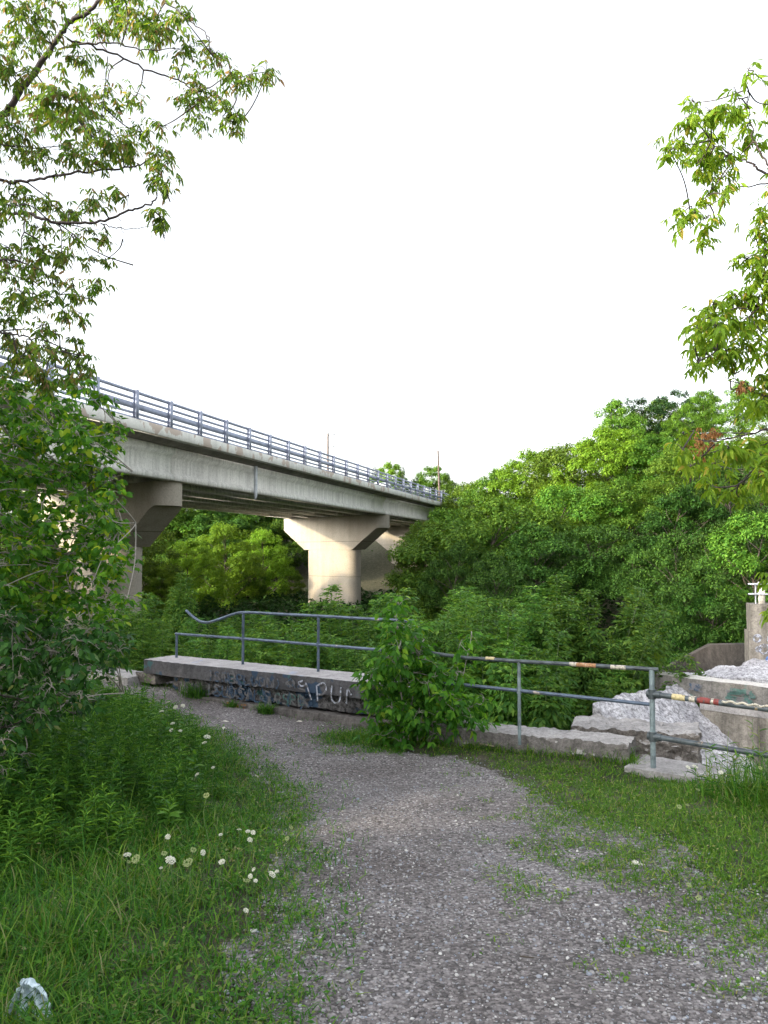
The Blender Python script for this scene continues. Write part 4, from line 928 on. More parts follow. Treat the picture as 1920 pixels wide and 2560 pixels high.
# ------------------------------------------------------------------ near foliage from leaf masses
def compound(mb, P, out, leafL, n5=5, droop=.75, T=T8, ar=.42):
    """compound leaves at P leaning out, leaflets hanging"""
    n = len(P); sd = nrm(np.cross(out, UP + rnd(n, .2)))
    for (ang, off) in ((0, .55), (.8, .25), (-.8, .25), (1.15, 0), (-1.15, 0))[:n5]:
        ax = nrm(out * math.cos(ang) + sd * math.sin(ang) - UP * (droop * rng.uniform(.5, 1.5, n))[:, None] + rnd(n, .16))
        L = leafL * rng.uniform(.7, 1.2, n)
        leaves(mb, P + out * (off * leafL) - UP * (off * .3 * leafL), ax, nrm(out * .6 + UP * .5 + rnd(n, .4)), L, L * ar * rng.uniform(.8, 1.2, n), T)
def near_tree(name, label, base, blobs, branches, depth, dvar, leafL, dens, mat, barkmat, twigmat, extra=None, T=T8, ar=.42, n5=5, droop=.75, scale=1.0, ox=0, oy=0, cat="tree", trunk=None):
    t = empty(name, base, label, cat); b0 = np.array(t.location)
    cr, br, tw = MB(), MB(), MB(); bp = []
    for pts, r0, r1 in branches:
        w3 = spline([at(ox + q[0] * scale, oy + q[1] * scale, depth + (q[2] if len(q) > 2 else 0)) for q in pts], 8) - b0
        w3 += (rng.normal(0, .006, w3.shape)); tube(br, w3, np.linspace(r0, r1, len(w3)), 7); bp.append(w3)
    if trunk is not None:
        for pts, r0, r1 in trunk:
            w3 = spline(pts, 8) - b0; tube(br, w3, np.linspace(r0, r1, len(w3)), 9); bp.append(w3)
    bp = np.vstack(bp)
    ex = MB() if extra else None
    for bl in blobs:
        cx, cy, rx, ry = [v * scale for v in bl[:4]]; cx += ox; cy += oy
        kind = bl[4] if len(bl) > 4 else 0
        area = math.pi * rx * ry; n = max(2, int(dens * area / 1000.0 * (2.2 if kind else 1))); d0 = depth + rng.normal(0, dvar)
        c = at(cx, cy, d0) - b0; k = d0 / FPX
        off = rng.normal(0, .50, (n, 3)) * [rx * k, max(rx, ry) * k * .9, ry * k]
        P = c + off
        root = bp[np.argmin(np.linalg.norm(bp - c, axis=1))]
        # twigs: from nearest limb to blob centre then out to a few leaf sites
        md = (root + c) / 2 + rng.normal(0, .03, 3); tq = spline([root, md, c], 6); tube(tw, tq, np.linspace(.006, .003, len(tq)), 5, False)
        for j in range(min(n, 6)):
            tq = spline([c + (P[j] - c) * -.05, (c + P[j]) / 2 + np.array([0, 0, .02]), P[j]], 5); tube(tw, tq, np.linspace(.003, .0014, len(tq)), 4, False)
        out = nrm(off + rnd(n, .5 * rx * k) + np.array([0, 0, -.02]))
        out[:, 2] *= .5; out = nrm(out)
        compound(ex if (kind and ex is not None) else cr, P, out, leafL * (rng.uniform(.85, 1.1)) * (.62 if kind else 1), n5, 1.6 if kind else droop, T, ar)
    cr.build("foliage", mat, t); br.build("branches", barkmat, t, smooth=True); tw.build("twigs", twigmat, t)
    if ex is not None and ex.n: tag(ex.build("dead_leaves", M['dead'], t), "cluster of rusty brown dead leaves")
    return t
Z8 = 720 / 1659
LB = [(110, 60, 110, 70), (120, 220, 140, 80), (680, 60, 170, 110), (890, 150, 170, 130), (1040, 80, 80, 60), (1080, 280, 90, 60), (1240, 310, 70, 60), (450, 330, 130, 70), (90, 420, 110, 80), (370, 560, 150, 110), (60, 720, 120, 100), (230, 640, 120, 80), (480, 720, 140, 110), (620, 560, 90, 70), (780, 560, 90, 60), (640, 800, 110, 90), (820, 760, 70, 60), (720, 860, 120, 80), (930, 730, 60, 40), (1140, 530, 150, 110), (1330, 430, 90, 60), (1440, 460, 60, 50), (1540, 420, 60, 50), (1150, 690, 110, 60), (1310, 640, 80, 70), (1350, 720, 60, 50), (930, 870, 70, 70), (930, 970, 90, 60), (880, 1040, 60, 40), (960, 1080, 50, 40), (920, 1250, 60, 60), (100, 850, 110, 70), (250, 900, 120, 70), (420, 880, 120, 60), (550, 920, 90, 60), (110, 1120, 120, 70), (300, 1190, 110, 60), (60, 1190, 90, 40), (440, 1230, 60, 50), (540, 1150, 70, 70), (670, 1090, 50, 40), (520, 1340, 90, 50), (600, 1370, 50, 40), (220, 1310, 110, 50), (420, 1370, 60, 40), (50, 1430, 60, 50), (250, 1450, 120, 70), (350, 1480, 80, 60), (520, 1490, 40, 40), (610, 1500, 50, 40), (50, 1580, 60, 50), (300, 1600, 60, 50), (420, 1610, 30, 30), (560, 1630, 70, 50), (350, 1700, 90, 50), (480, 1720, 60, 40), (150, 1750, 110, 50), (50, 1830, 70, 60), (370, 1800, 70, 50), (470, 1810, 50, 30), (230, 1880, 80, 50), (60, 1930, 60, 40), (320, 1920, 40, 30), (420, 1960, 50, 40), (250, 2000, 60, 40), (350, 2030, 60, 40), (510, 2060, 50, 40), (100, 2080, 80, 50), (200, 2120, 100, 50), (500, 2130, 70, 40),
      (80, 1990, 80, 50), (180, 2040, 80, 50), (300, 1980, 60, 40), (430, 2060, 60, 40), (60, 2180, 90, 60), (250, 2200, 90, 60), (400, 2160, 60, 50), (120, 1680, 80, 60), (60, 1500, 70, 60), (200, 1560, 80, 50), (-120, 300, 140, 200), (-120, 800, 140, 200), (-120, 1300, 140, 200), (-120, 1800, 140, 200), (300, -60, 160, 60), (700, -80, 160, 60), (200, 130, 130, 60), (560, 180, 120, 50)]
LBR = [([(-260, 1000, -.2), (-100, 830), (0, 690), (130, 510), (300, 270), (400, 130), (520, 60), (620, -60)], .032, .013), ([(380, 220), (620, 300, .2), (850, 400, .3), (1030, 460, .4), (1140, 520, .4), (1330, 450, .4), (1540, 410, .4)], .009, .003),
       ([(340, 280), (600, 245), (800, 280), (1060, 290)], .008, .003), ([(-160, 1000), (0, 1035), (100, 1050), (300, 1020), (480, 990), (700, 970), (810, 950)], .014, .006), ([(-160, 1240), (0, 1235), (150, 1230), (300, 1275), (550, 1280), (740, 1220), (870, 1170), (905, 1110), (890, 1040)], .016, .004),
       ([(580, 1290), (720, 1315), (900, 1300)], .005, .002), ([(900, -60), (940, 0), (1080, 110), (1190, 200), (1210, 300)], .006, .003), ([(690, 1260), (720, 1420), (780, 1570)], .0025, .001), ([(960, 1310), (950, 1390), (985, 1510)], .0025, .001), ([(735, 1100), (740, 1210)], .003, .002), ([(900, 1100), (1050, 1200)], .002, .001), ([(960, 1110), (1105, 1225)], .002, .001),
       ([(-100, 1500), (100, 1500), (300, 1600), (480, 1720)], .009, .003), ([(-100, 1900), (80, 1930), (250, 1960), (500, 2060)], .009, .003), ([(620, 330), (580, 700), (540, 930)], .004, .002), ([(1140, 520), (1150, 640), (1240, 660), (1310, 670), (1360, 740)], .004, .0015), ([(1190, 200), (1230, 330), (1290, 420)], .004, .002), ([(-100, 830), (60, 840), (250, 850), (420, 820)], .007, .003), ([(150, 1230), (120, 1500), (250, 1720)], .006, .002)]
tr = [([(-4.3, 4.8, .0), (-4.15, 4.9, 1.6), (-3.9, 5.3, 3.2), tuple(at(-260 * Z8, 1000 * Z8, 5.8))], .13, .05), ([(-4.15, 4.9, 1.6), (-3.6, 5.6, 3.0), tuple(at(-160 * Z8, 1240 * Z8, 6.0))], .06, .018), ([(-4.1, 5.0, 2.0), (-3.5, 5.8, 3.6), tuple(at(-160 * Z8, 1000 * Z8, 6.0))], .05, .016), ([(-4.25, 4.8, .6), (-3.6, 5.8, 2.2), tuple(at(-100 * Z8, 1900 * Z8, 6.0))], .04, .01), ([(-4.15, 4.9, 1.6), (-3.5, 5.8, 2.6), tuple(at(-100 * Z8, 1500 * Z8, 6.0))], .04, .01)]
near_tree("box_elder_tree", "box elder tree at upper left with drooping leaves and a dark slanting limb", (-4.3, 4.8, float(H(-4.3, 4.8))), LB, LBR, 6.0, .35, .066, 7.6, M['elder'], M['twig_purple'], M['twig_purple'], ar=.32, droop=1.0, scale=Z8, trunk=tr)
Z3 = 1200 / 2212
RB = [(500, 140, 30, 20), (560, 180, 30, 30), (440, 230, 25, 20), (250, 290, 40, 30), (220, 370, 40, 40), (330, 330, 70, 40), (400, 320, 50, 40), (180, 470, 70, 40), (140, 510, 40, 40), (270, 530, 60, 60), (320, 400, 60, 50), (450, 370, 50, 50), (520, 430, 50, 50), (330, 530, 50, 60), (400, 540, 50, 50), (290, 600, 60, 40), (380, 640, 50, 40), (410, 690, 30, 40), (330, 690, 40, 30), (280, 740, 30, 20), (180, 810, 50, 40), (250, 800, 40, 30), (310, 820, 40, 30), (300, 900, 35, 50), (560, 800, 50, 50), (545, 880, 40, 40), (570, 930, 30, 30), (490, 1010, 60, 50), (560, 1020, 60, 60), (570, 1100, 50, 60), (440, 1190, 60, 50), (340, 1220, 50, 40), (530, 1190, 70, 60), (290, 1290, 50, 50), (260, 1340, 40, 50), (350, 1320, 60, 50), (440, 1300, 60, 60), (530, 1300, 60, 60), (270, 1430, 40, 60), (320, 1410, 60, 50), (400, 1440, 60, 50), (470, 1410, 60, 60), (560, 1400, 40, 60), (270, 1490, 40, 30), (410, 1490, 40, 30), (500, 1480, 30, 30), (550, 1560, 50, 50), (570, 1640, 40, 60), (520, 1680, 60, 50), (200, 1820, 40, 40), (280, 1850, 60, 50, 1), (340, 1810, 40, 30, 1), (470, 1590, 25, 30, 1), (200, 1900, 40, 50), (230, 1970, 40, 40), (410, 1880, 40, 40), (350, 1960, 60, 40), (450, 1900, 60, 50), (520, 1870, 70, 60), (560, 1920, 50, 60), (330, 2040, 40, 40), (420, 2080, 50, 40), (480, 2050, 50, 50), (470, 2120, 30, 30), (560, 2010, 40, 60), (580, 2060, 30, 40),
      (680, 300, 80, 120), (680, 700, 80, 120), (680, 1100, 80, 120), (680, 1500, 80, 120), (680, 1900, 80, 120), (590, 2480, 25, 40), (600, 2650, 30, 50)]
RBR = [([(760, 700), (590, 620), (510, 570), (440, 540), (340, 480), (300, 430)], .011, .003), ([(760, 640), (590, 660), (460, 680), (330, 750), (240, 800)], .007, .002), ([(760, 760), (590, 570), (520, 450), (500, 300), (480, 170)], .009, .002), ([(760, 1680), (590, 1640), (500, 1610), (390, 1550)], .008, .003), ([(760, 1760), (590, 1790), (420, 1840), (230, 1840)], .007, .002), ([(760, 1740), (590, 1800), (380, 1850), (270, 1930)], .006, .002), ([(560, 1225), (440, 1320), (350, 1400), (270, 1480)], .006, .002), ([(500, 1610), (440, 1560), (410, 1490)], .004, .002), ([(760, 1230), (560, 1220), (400, 1250), (280, 1330)], .008, .002), ([(760, 1000), (600, 960), (500, 1000)], .008, .002), ([(760, 1960), (560, 1960), (440, 2060)], .006, .002), ([(760, 2500), (640, 2460), (590, 2470), (600, 2600)], .006, .002)]
tr = [([(4.6, 4.9, -.6), (4.5, 5.2, 2.0), (4.2, 5.5, 4.0), tuple(at(1600 + 760 * Z3, 100 + 700 * Z3, 5.6))], .14, .03), ([(4.5, 5.2, 2.0), (4.0, 5.5, 2.6), tuple(at(1600 + 760 * Z3, 100 + 1750 * Z3, 5.6))], .05, .012), ([(4.45, 5.3, 2.6), (4.0, 5.5, 3.2), tuple(at(1600 + 760 * Z3, 100 + 1230 * Z3, 5.6))], .05, .012), ([(4.5, 5.2, 1.2), (4.0, 5.5, 1.6), tuple(at(1600 + 760 * Z3, 100 + 2500 * Z3, 5.6))], .04, .01)]
near_tree("box_elder_tree", "box elder branches with bright yellow green leaves hanging in from the right edge", (4.6, 4.9, float(H(4.6, 4.9))), RB, RBR, 5.6, .3, .072, 7.6, M['elder_bright'], M['twig_purple'], M['twig_purple'], ar=.34, droop=.9, extra=True, scale=Z3, ox=1600, oy=100, trunk=tr)

# dogwood at left
DB = []
def fill(poly, step, r, jit):
    P = np.array(poly, float); xs = np.arange(P[:, 0].min(), P[:, 0].max(), step); ys = np.arange(P[:, 1].min(), P[:, 1].max(), step)
    X, Y = np.meshgrid(xs, ys); X = X + rng.normal(0, jit, X.shape); Y = Y + rng.normal(0, jit, Y.shape)
    k = sdist(X, Y, P) < -r * .45
    return [(a, b, r, r * .8) for a, b in zip(X[k], Y[k])]
dpoly = [(-120, 900), (60, 930), (150, 985), (230, 1010), (330, 1075), (310, 1110), (290, 1150), (345, 1180), (290, 1225), (330, 1240), (300, 1280), (360, 1305), (310, 1340), (330, 1380), (280, 1420), (350, 1425), (300, 1465), (240, 1530), (180, 1560), (-120, 1600)]
DB = fill(dpoly, 40, 28, 16) + fill(dpoly, 58, 30, 20) + [(rng.uniform(170, 318), rng.uniform(1290, 1560), 26, 22) for _ in range(26)] + [(rng.uniform(0, 260), rng.uniform(960, 1250), 28, 24) for _ in range(24)]
DBR = [([(-200, 1440), (0, 1305), (60, 1330), (110, 1350), (160, 1390), (215, 1412)], .015, .004), ([(25, 1315), (60, 1370), (120, 1395), (190, 1420)], .010, .003), ([(-200, 1400), (0, 1382), (40, 1395), (90, 1410), (150, 1420)], .010, .003), ([(90, 1205), (140, 1150), (160, 1110)], .004, .002), ([(130, 1340), (150, 1370), (150, 1400), (140, 1430)], .004, .002), ([(60, 1475), (120, 1440), (150, 1400)], .004, .002), ([(0, 1270), (100, 1230), (250, 1200), (330, 1180)], .006, .002), ([(0, 1150), (130, 1090), (310, 1080)], .006, .002), ([(70, 1600), (160, 1585), (230, 1575)], .004, .002), ([(140, 1400), (260, 1340), (340, 1310)], .005, .002)]
tr = [([(-3.7, 6.2, -.4), (-3.6, 6.4, .6), tuple(at(-200, 1440, 6.6))], .05, .018), ([(-3.7, 6.2, -.4), (-3.5, 6.5, 1.2), tuple(at(0, 1270, 6.6))], .04, .008), ([(-3.75, 6.3, -.4), (-3.4, 6.6, 1.6), tuple(at(0, 1150, 6.6))], .04, .008), ([(-3.6, 6.3, -.4), (-3.5, 6.5, .5), tuple(at(-200, 1400, 6.6))], .04, .01)]
near_tree("dogwood_shrub", "large green dogwood shrub with bare grey branches at the left edge", (-3.7, 6.2, float(H(-3.7, 6.2))), DB, DBR, 6.6, .55, .062, 7.0, M['dogwood'], M['twig'], M['twig'], T=T8R, ar=.55, n5=3, droop=.45, trunk=tr, cat="shrub")
dpoly2 = [(-120, 1500), (120, 1520), (260, 1540), (330, 1600), (300, 1660), (260, 1700), (270, 1745), (180, 1790), (90, 1830), (60, 1960), (-120, 2060)]
DB = fill(dpoly2, 36, 36, 12) + fill(dpoly2, 60, 36, 14)
DBR = [([(-60, 1840), (60, 1800), (150, 1760), (245, 1750), (310, 1730)], .006, .002), ([(-60, 1700), (80, 1640), (200, 1600)], .006, .002), ([(0, 1740), (130, 1760), (200, 1790)], .005, .002), ([(-60, 1900), (20, 1800), (60, 1700)], .006, .002)]
tr = [([(-2.75, 5.3, -.4), (-2.9, 5.5, .0), tuple(at(-60, 1700, 6.0))], .03, .008), ([(-2.75, 5.3, -.4), tuple(at(-60, 1840, 5.9))], .03, .008)]
near_tree("bramble_shrub", "dark tangled shrub with thin bare twigs below the dogwood", (-2.75, 5.3, float(H(-2.75, 5.3))), DB, DBR, 6.0, .45, .058, 4.6, M['bramble'], M['twig_purple'], M['twig'], T=T8R, ar=.5, n5=3, droop=.5, trunk=tr, cat="shrub")

# the bush between platform and handrail
bpoly = [(985, 1490), (1010, 1500), (1020, 1545), (1060, 1570), (1095, 1590), (1080, 1630), (1130, 1650), (1180, 1680), (1150, 1720), (1200, 1735), (1190, 1790), (1205, 1800), (1180, 1830), (1080, 1850), (940, 1845), (905, 1800), (930, 1750), (890, 1690), (930, 1650), (960, 1600), (950, 1570), (970, 1530)]
DB = fill(bpoly, 26, 26, 8) + fill(bpoly, 40, 30, 10)
DB += [(1180, 1590, 24, 22), (1170, 1640, 22, 20), (1150, 1610, 18, 18), (990, 1500, 20, 20), (1210, 1745, 20, 16), (1060, 1850, 30, 16), (1000, 1855, 30, 14), (950, 1840, 26, 14)]
DBR = [([(1010, 1850), (1005, 1750), (995, 1600), (990, 1500)], .012, .003), ([(1020, 1850), (1030, 1760), (1035, 1680), (1060, 1600)], .010, .003), ([(1040, 1850), (1080, 1780), (1150, 1700), (1180, 1590)], .009, .003), ([(1000, 1850), (960, 1780), (930, 1690)], .008, .003), ([(1050, 1850), (1120, 1800), (1190, 1760)], .007, .002)]
bp_ = ground_hit(1025, 1850)
near_tree("leafy_bush", "leafy green bush growing between the platform and the thin handrail", tuple(bp_), DB, DBR, 8.9, .22, .09, 8.0, M['bush'], M['twig'], M['twig'], T=T8R, ar=.45, n5=3, droop=.6, cat="bush")

# ------------------------------------------------------------------ grass, weeds, goldenrod, flowers
def blades(mb, x, y, h, w_, bend, z0=0.0):
    n = len(x); a = rng.uniform(0, 6.283, n); az = np.stack([np.cos(a), np.sin(a), np.zeros(n)], -1); sd = np.stack([-np.sin(a), np.cos(a), np.zeros(n)], -1)
    tw = rng.uniform(-.9, .9, n)[:, None]; sd = nrm(sd + az * tw)
    base = np.stack([x, y, H(x, y) + z0 - .01], -1); vs = []
    for t, wt in ((0, .8), (.4, 1), (.75, .62), (1, 0)):
        c = base + az * (h * bend * t * t)[:, None] + UP * (h * t * (1 - .38 * bend * t))[:, None]
        if wt: vs += [c + sd * (w_ * wt / 2)[:, None], c - sd * (w_ * wt / 2)[:, None]]
        else: vs.append(c)
    v = np.stack(vs, 1); o = np.arange(n)[:, None] * 7
    mb.addarr(v.reshape(-1, 3), [np.concatenate([o + np.array([0, 1, 3, 2]), o + np.array([2, 3, 5, 4])]), o + np.array([4, 5, 6])])
edge_y = lambda x: np.interp(x, EX, EY)
# tall grass on the left bank
mb = MB(); n = 210000
x = rng.uniform(-4.6, .3, n); y = 2.2 + 10 * rng.random(n) ** 1.25
sd = sdist(x, y, PATH) + (fbm(x * 2.5, y * 2.5, 41) - .5) * .5
pat = fbm(x * 1.6, y * 1.6, 42)
dn_ = sst((sd + .22 + .10 * sst((5.5 - y) / 1.5)) / .42) * (.36 + .8 * pat) * (.4 + .6 * sst((fbm(x * 5, y * 5, 44) - .3) / .25)) + .04 * (sd > -.4)
k = (rng.random(n) < dn_) & (x < .2) & ((x < -.1) | (sd > 0)) & (y < edge_y(x) + 1.0) & (x > -.62 * y)
x, y, sd, pat = x[k], y[k], sd[k], pat[k]; n = len(x)
hh = .035 + .05 * rng.random(n) + (.17 * sst((sd - .1) / 1.0) * rng.random(n) ** 1.4) * (.5 + pat)
hh *= np.where(rng.random(n) < .03, 1.7, 1)
blades(mb, x, y, hh, rng.uniform(.003, .0068, n) * (1 + .06 * y), rng.uniform(.25, 1.25, n))
m = n // 3; q = rng.integers(0, n, m); a = rng.uniform(0, 6.28, m); D = np.stack([np.cos(a), np.sin(a), rng.uniform(-.1, .6, m)], -1)
leaves(mb, np.stack([x[q] + rng.normal(0, .02, m), y[q] + rng.normal(0, .02, m), H(x[q], y[q]) + .012 + hh[q] * .5 * rng.random(m)], -1), D, UP + rnd(m, .35), rng.uniform(.014, .04, m), rng.uniform(.009, .02, m), T4)
tag(mb.build("tall_grass", M['grass']), "tall unmown grass on the left bank beside the path", kind="stuff")
# short patchy grass on the right and round the bush
mb = MB(); n = 230000
x = rng.uniform(-1.0, 4.8, n); y = 2.2 + 7.4 * rng.random(n) ** 1.2
sd = sdist(x, y, PATH) + (fbm(x * 2.0, y * 2.0, 51) - .5) * .9
pat = fbm(x * 3.1, y * 3.1, 52)
tuft = sst((fbm(x * 4.5, y * 4.5, 53) - .58) / .16) ** 1.5
bare = sst((4.5 - y) / 1.8) * sst((2.4 - x) / 1.0)
dn_ = sst((sd + .18 + (pat - .5) * 1.0 - .40 * bare) / .45)
dn_ = dn_ * (.35 + .65 * sst((fbm(x * 6, y * 6, 57) - .36) / .16))
dn_ = np.maximum(dn_, tuft * np.where(x > .45, .75 * sst((x - .35) / .7), .05) * (sd > -1.0)) * (.45 + .6 * pat)
strip = np.abs(y - (8.82 - .459 * (x - .8))) < .13
dn_ = np.where(strip & (x > .3) & (x < 2.6), .9, dn_)
dn_ = dn_ * (1 - ((np.abs((x - 2.95) * .8 - (y - 7.74) * .6) < .5) & (np.abs((x - 2.95) * .6 + (y - 7.74) * .8) < .2)))
k = (rng.random(n) < dn_) & ((x > .35) | ((y > 8.0) & (sd > -.15))) & (y < edge_y(x) - .05) & (x < .62 * y + .4)
x, y, sd, strip = x[k], y[k], sd[k], strip[k]; n = len(x)
tall = sst((x - 2.2 - .35 * (y - 5)) / .9)
hh = .022 + .038 * rng.random(n) + .04 * sst(sd / 1.2) * rng.random(n) + .26 * tall * rng.random(n) + .10 * strip * rng.random(n)
blades(mb, x, y, hh, rng.uniform(.003, .007, n) * (1 + .05 * y), rng.uniform(.2, 1.2, n))
# clover-like leaves
m = n // 3; q = rng.integers(0, n, m); a = rng.uniform(0, 6.28, m); D = np.stack([np.cos(a), np.sin(a), rng.uniform(-.1, .5, m)], -1)
leaves(mb, np.stack([x[q] + rng.normal(0, .02, m), y[q] + rng.normal(0, .02, m), H(x[q], y[q]) + .012 + .03 * rng.random(m)], -1), D, UP + rnd(m, .35), rng.uniform(.012, .032, m), rng.uniform(.009, .018, m), T4)
tag(mb.build("short_grass", M['lawn']), "short patchy grass with clover right of the path", kind="stuff")
# grass tufts against the platform foot
for (px, py, r, hh, lab) in ((490, 1745, .16, .3, "large dark grass tuft growing against the platform's left half"), (585, 1768, .10, .14, "small grass tuft at the middle of the platform's foot"), (665, 1785, .10, .2, "spiky grass tuft right of the orange graffiti"), (1540, 1890, .16, .2, "tangle of weeds at the right end of the low ledge")):
    p = ground_hit(px, py); m_ = MB(); n = 260; x = p[0] + rng.normal(0, r * .55, n); y = p[1] + rng.normal(0, r * .4, n)
    blades(m_, x, y, hh * rng.uniform(.4, 1.1, n), rng.uniform(.006, .011, n), rng.uniform(.3, 1.2, n)); m_.v = [v - p for v in m_.v]
    o = m_.build("grass_tuft", M['goldenrod']); o.location = p; tag(o, lab, "grass tuft", "grass tufts at the concrete")
# goldenrod stand on the left
mb = MB(); gpoly = np.array([(-4.3, 5.2), (-2.2, 4.3), (-1.55, 5.2), (-1.2, 6.2), (-1.5, 7.4), (-2.0, 8.8), (-3.2, 10.0), (-5.0, 10.5), (-5.5, 7)])
n = 1500; gz = 1; x = rng.uniform(-5.5, -1, n); y = rng.uniform(4.2, 10.5, n); k = sdist(x, y, gpoly) < -.02; x, y = x[k], y[k]
dd = -sdist(x, y, gpoly)
for xx, yy, e in zip(x, y, dd):
    h = (.26 + .36 * min(1, e / .8)) * rng.uniform(.5, 1.2) * (.7 + .6 * float(fbm(np.array(xx * 1.4), np.array(yy * 1.4), 61))); wide = rng.random() < .08; z = float(H(xx, yy)); m = int(30 + 34 * h)
    ln_ = rng.normal(0, .12, 2) * h
    t = np.linspace(.1, 1, m); a = np.arange(m) * 2.4 + rng.uniform(0, 6.28)
    P = np.stack([xx + ln_[0] * t ** 1.5, yy + ln_[1] * t ** 1.5, z + h * t], -1)
    el = np.where(t > .86, 1.3, .45 - .5 * (1 - t)) + rng.normal(0, .12, m)
    D = np.stack([np.cos(a), np.sin(a), el], -1); L = .085 * np.where(t > .86, .6, 1) * rng.uniform(.75, 1.15, m)
    L = L * (1.25 if wide else 1)
    kk = slice(None, None, 2) if wide else slice(None)
    leaves(mb, P[kk], D[kk], (UP - D * .2 + rnd(m, .15))[kk], L[kk], L[kk] * (.5 if wide else .20), T8)
    tube(mb, [(xx, yy, z - .02), (xx + ln_[0] * .4, yy + ln_[1] * .4, z + h * .55), (xx + ln_[0], yy + ln_[1], z + h)], [.0035, .0028, .0015], 4, False)
tag(mb.build("goldenrod", M['goldenrod']), "dense stand of upright goldenrod weeds on the left bank", kind="stuff")

# white umbel flowers
def umbel_meshes(seed, green=False, closed=0.0):
    g = np.random.default_rng(seed); m_ = MB(); st = MB(); r = .032
    n = 90; a = g.uniform(0, 6.28, n); rr = r * np.sqrt(g.random(n)); z = .012 * (1 - (rr / r) ** 2) - closed * .0 + g.normal(0, .0015, n)
    P = np.stack([rr * np.cos(a), rr * np.sin(a), z + closed * rr], -1)
    for j in range(4):
        b = a + j * 1.57; D = np.stack([np.cos(b), np.sin(b), g.normal(.1, .3, n)], -1)
        leaves(m_, P, D, np.tile(UP, (n, 1)) + g.normal(0, .3, (n, 3)), .0058, .0052, T4)
    for k in range(14):
        b = k * 2.4; q = r * .8 * math.sqrt((k + .5) / 14); tube(st, [(0, 0, -.028), (q * math.cos(b), q * math.sin(b), closed * q)], .0006, 3, False)
    return m_.mesh("umbel"), st.mesh("rays")
UM = [umbel_meshes(1), umbel_meshes(2), umbel_meshes(3, True, .6)]
for i, (a, b) in enumerate(UM): a.materials.append(M['umbel_green' if i == 2 else 'umbel']); b.materials.append(M['stem'])
def flower(px, py, hh, sc, kind, label):
    sc = sc * .62
    p = ground_hit(px, py, hh); g = float(H(p[0], p[1])); t = empty("wild_carrot_flower", (p[0], p[1], g), label, "flower", "wild carrot flowers")
    tilt = (rng.normal(0, .3) + .45, rng.normal(0, .3), 0)
    ub, ry = UM[kind]
    o = ob("umbel", ub, None, t); o.location = (0, 0, hh); o.scale = (sc,) * 3; o.rotation_euler = tilt
    o2 = ob("rays", ry, None, t); o2.location = (0, 0, hh); o2.scale = (sc,) * 3; o2.rotation_euler = tilt
    m_ = MB(); tube(m_, spline([(rng.normal(0, .03), rng.normal(0, .03), 0), (rng.normal(0, .015), rng.normal(0, .015), hh * .6), (0, 0, hh - .027 * sc)], 5), .0017, 5, False); m_.build("stem", M['stem'], t)
Z6 = 800 / 1659
GL = "white wild carrot flower among the tall grass left of the path"; GG = "greenish closing wild carrot head in the left bank grass"; GD = "small distant white flower at the far edge of the left bank"; GR = "small pale wild carrot flower in the grass right of the path"; GB = "pale wild carrot flower among tall weeds under the stout barrier"
FL = [(660, 1012, .3, 1.05, 0, "large upright white wild carrot flower, leftmost of the big ones in the near grass"), (883, 1038, .3, 1.3, 1, "largest tilted white wild carrot flower in the middle of the near grass"), (1052, 1000, .28, .75, 0, GL), (1150, 1052, .28, .85, 1, GL), (1240, 883, .3, .7, 0, GL), (1143, 909, .3, .55, 1, GL), (1285, 893, .3, .7, 1, GL), (1312, 897, .3, .7, 0, GL), (1295, 938, .26, .8, 0, GL), (1410, 1118, .22, 1.0, 1, "broad white wild carrot flower nearest the path edge"), (1435, 1100, .22, .6, 0, GL), (1275, 1303, .2, .65, 0, "lone white flower low in the short grass beside the path"), (1330, 605, .3, .7, 1, GD), (1022, 597, .35, .9, 0, GD), (1074, 400, .45, 1.6, 0, "big white flower standing against the gravel beyond the goldenrod"), (1060, 430, .42, 1.1, 1, "white flower just below the big one against the gravel"), (895, 330, .5, 1.1, 0, GD), (888, 365, .5, .9, 1, GD), (935, 368, .5, .9, 0, GD), (870, 222, .5, 1.2, 1, "leftmost flat white umbel in the group in front of the far gravel"), (910, 247, .5, 1.3, 0, "widest flat white umbel in the group in front of the far gravel"), (948, 238, .5, 1.1, 1, "rightmost flat white umbel in the group in front of the far gravel"), (838, 268, .5, 1.2, 0, "lowest flat white umbel in the group in front of the far gravel"), (1070, 710, .35, 1.0, 2, "single green umbel at the right side of the goldenrod"), (710, 1040, .28, 1.2, 2, GG), (978, 1060, .28, 1.3, 2, GG), (850, 1012, .3, .8, 2, GG), (1000, 993, .3, .8, 2, GG), (1489, 932, .2, .7, 2, GG), (1505, 872, .2, .7, 2, GG), (1315, 1088, .22, .6, 0, GL), (1325, 1150, .2, .55, 1, GL), (1298, 1122, .2, .6, 0, GL), (1275, 1155, .2, 1.0, 2, GG), (870, 920, .32, .7, 1, GL), (1105, 558, .35, .8, 0, GD), (665, 1050, .25, .5, 2, GG), (835, 1083, .25, .5, 0, GL)]
for a, b, hh, sc, k, lab in FL: flower(a * Z6, 1650 + b * Z6, hh, sc, k, lab)
for a, b, hh, sc, k, lab in [(1292, 265, .2, .9, 2, GR), (1240, 343, .18, .7, 2, GR), (1300, 825, .12, .8, 2, "pale flower low in the grass right of the path, nearest the camera"), (1195, 350, .18, .9, 2, GR), (1245, 145, .3, 1.0, 0, GB), (1280, 140, .3, 1.2, 0, GB), (1415, 168, .25, .9, 1, GB), (1245, 760, .1, .7, 2, GR), (1565, 85, .35, .7, 2, GB), (1615, 150, .35, .8, 2, GB)]:
    flower(1120 + a * Z6, 1850 + b * Z6, hh, sc, k, lab)

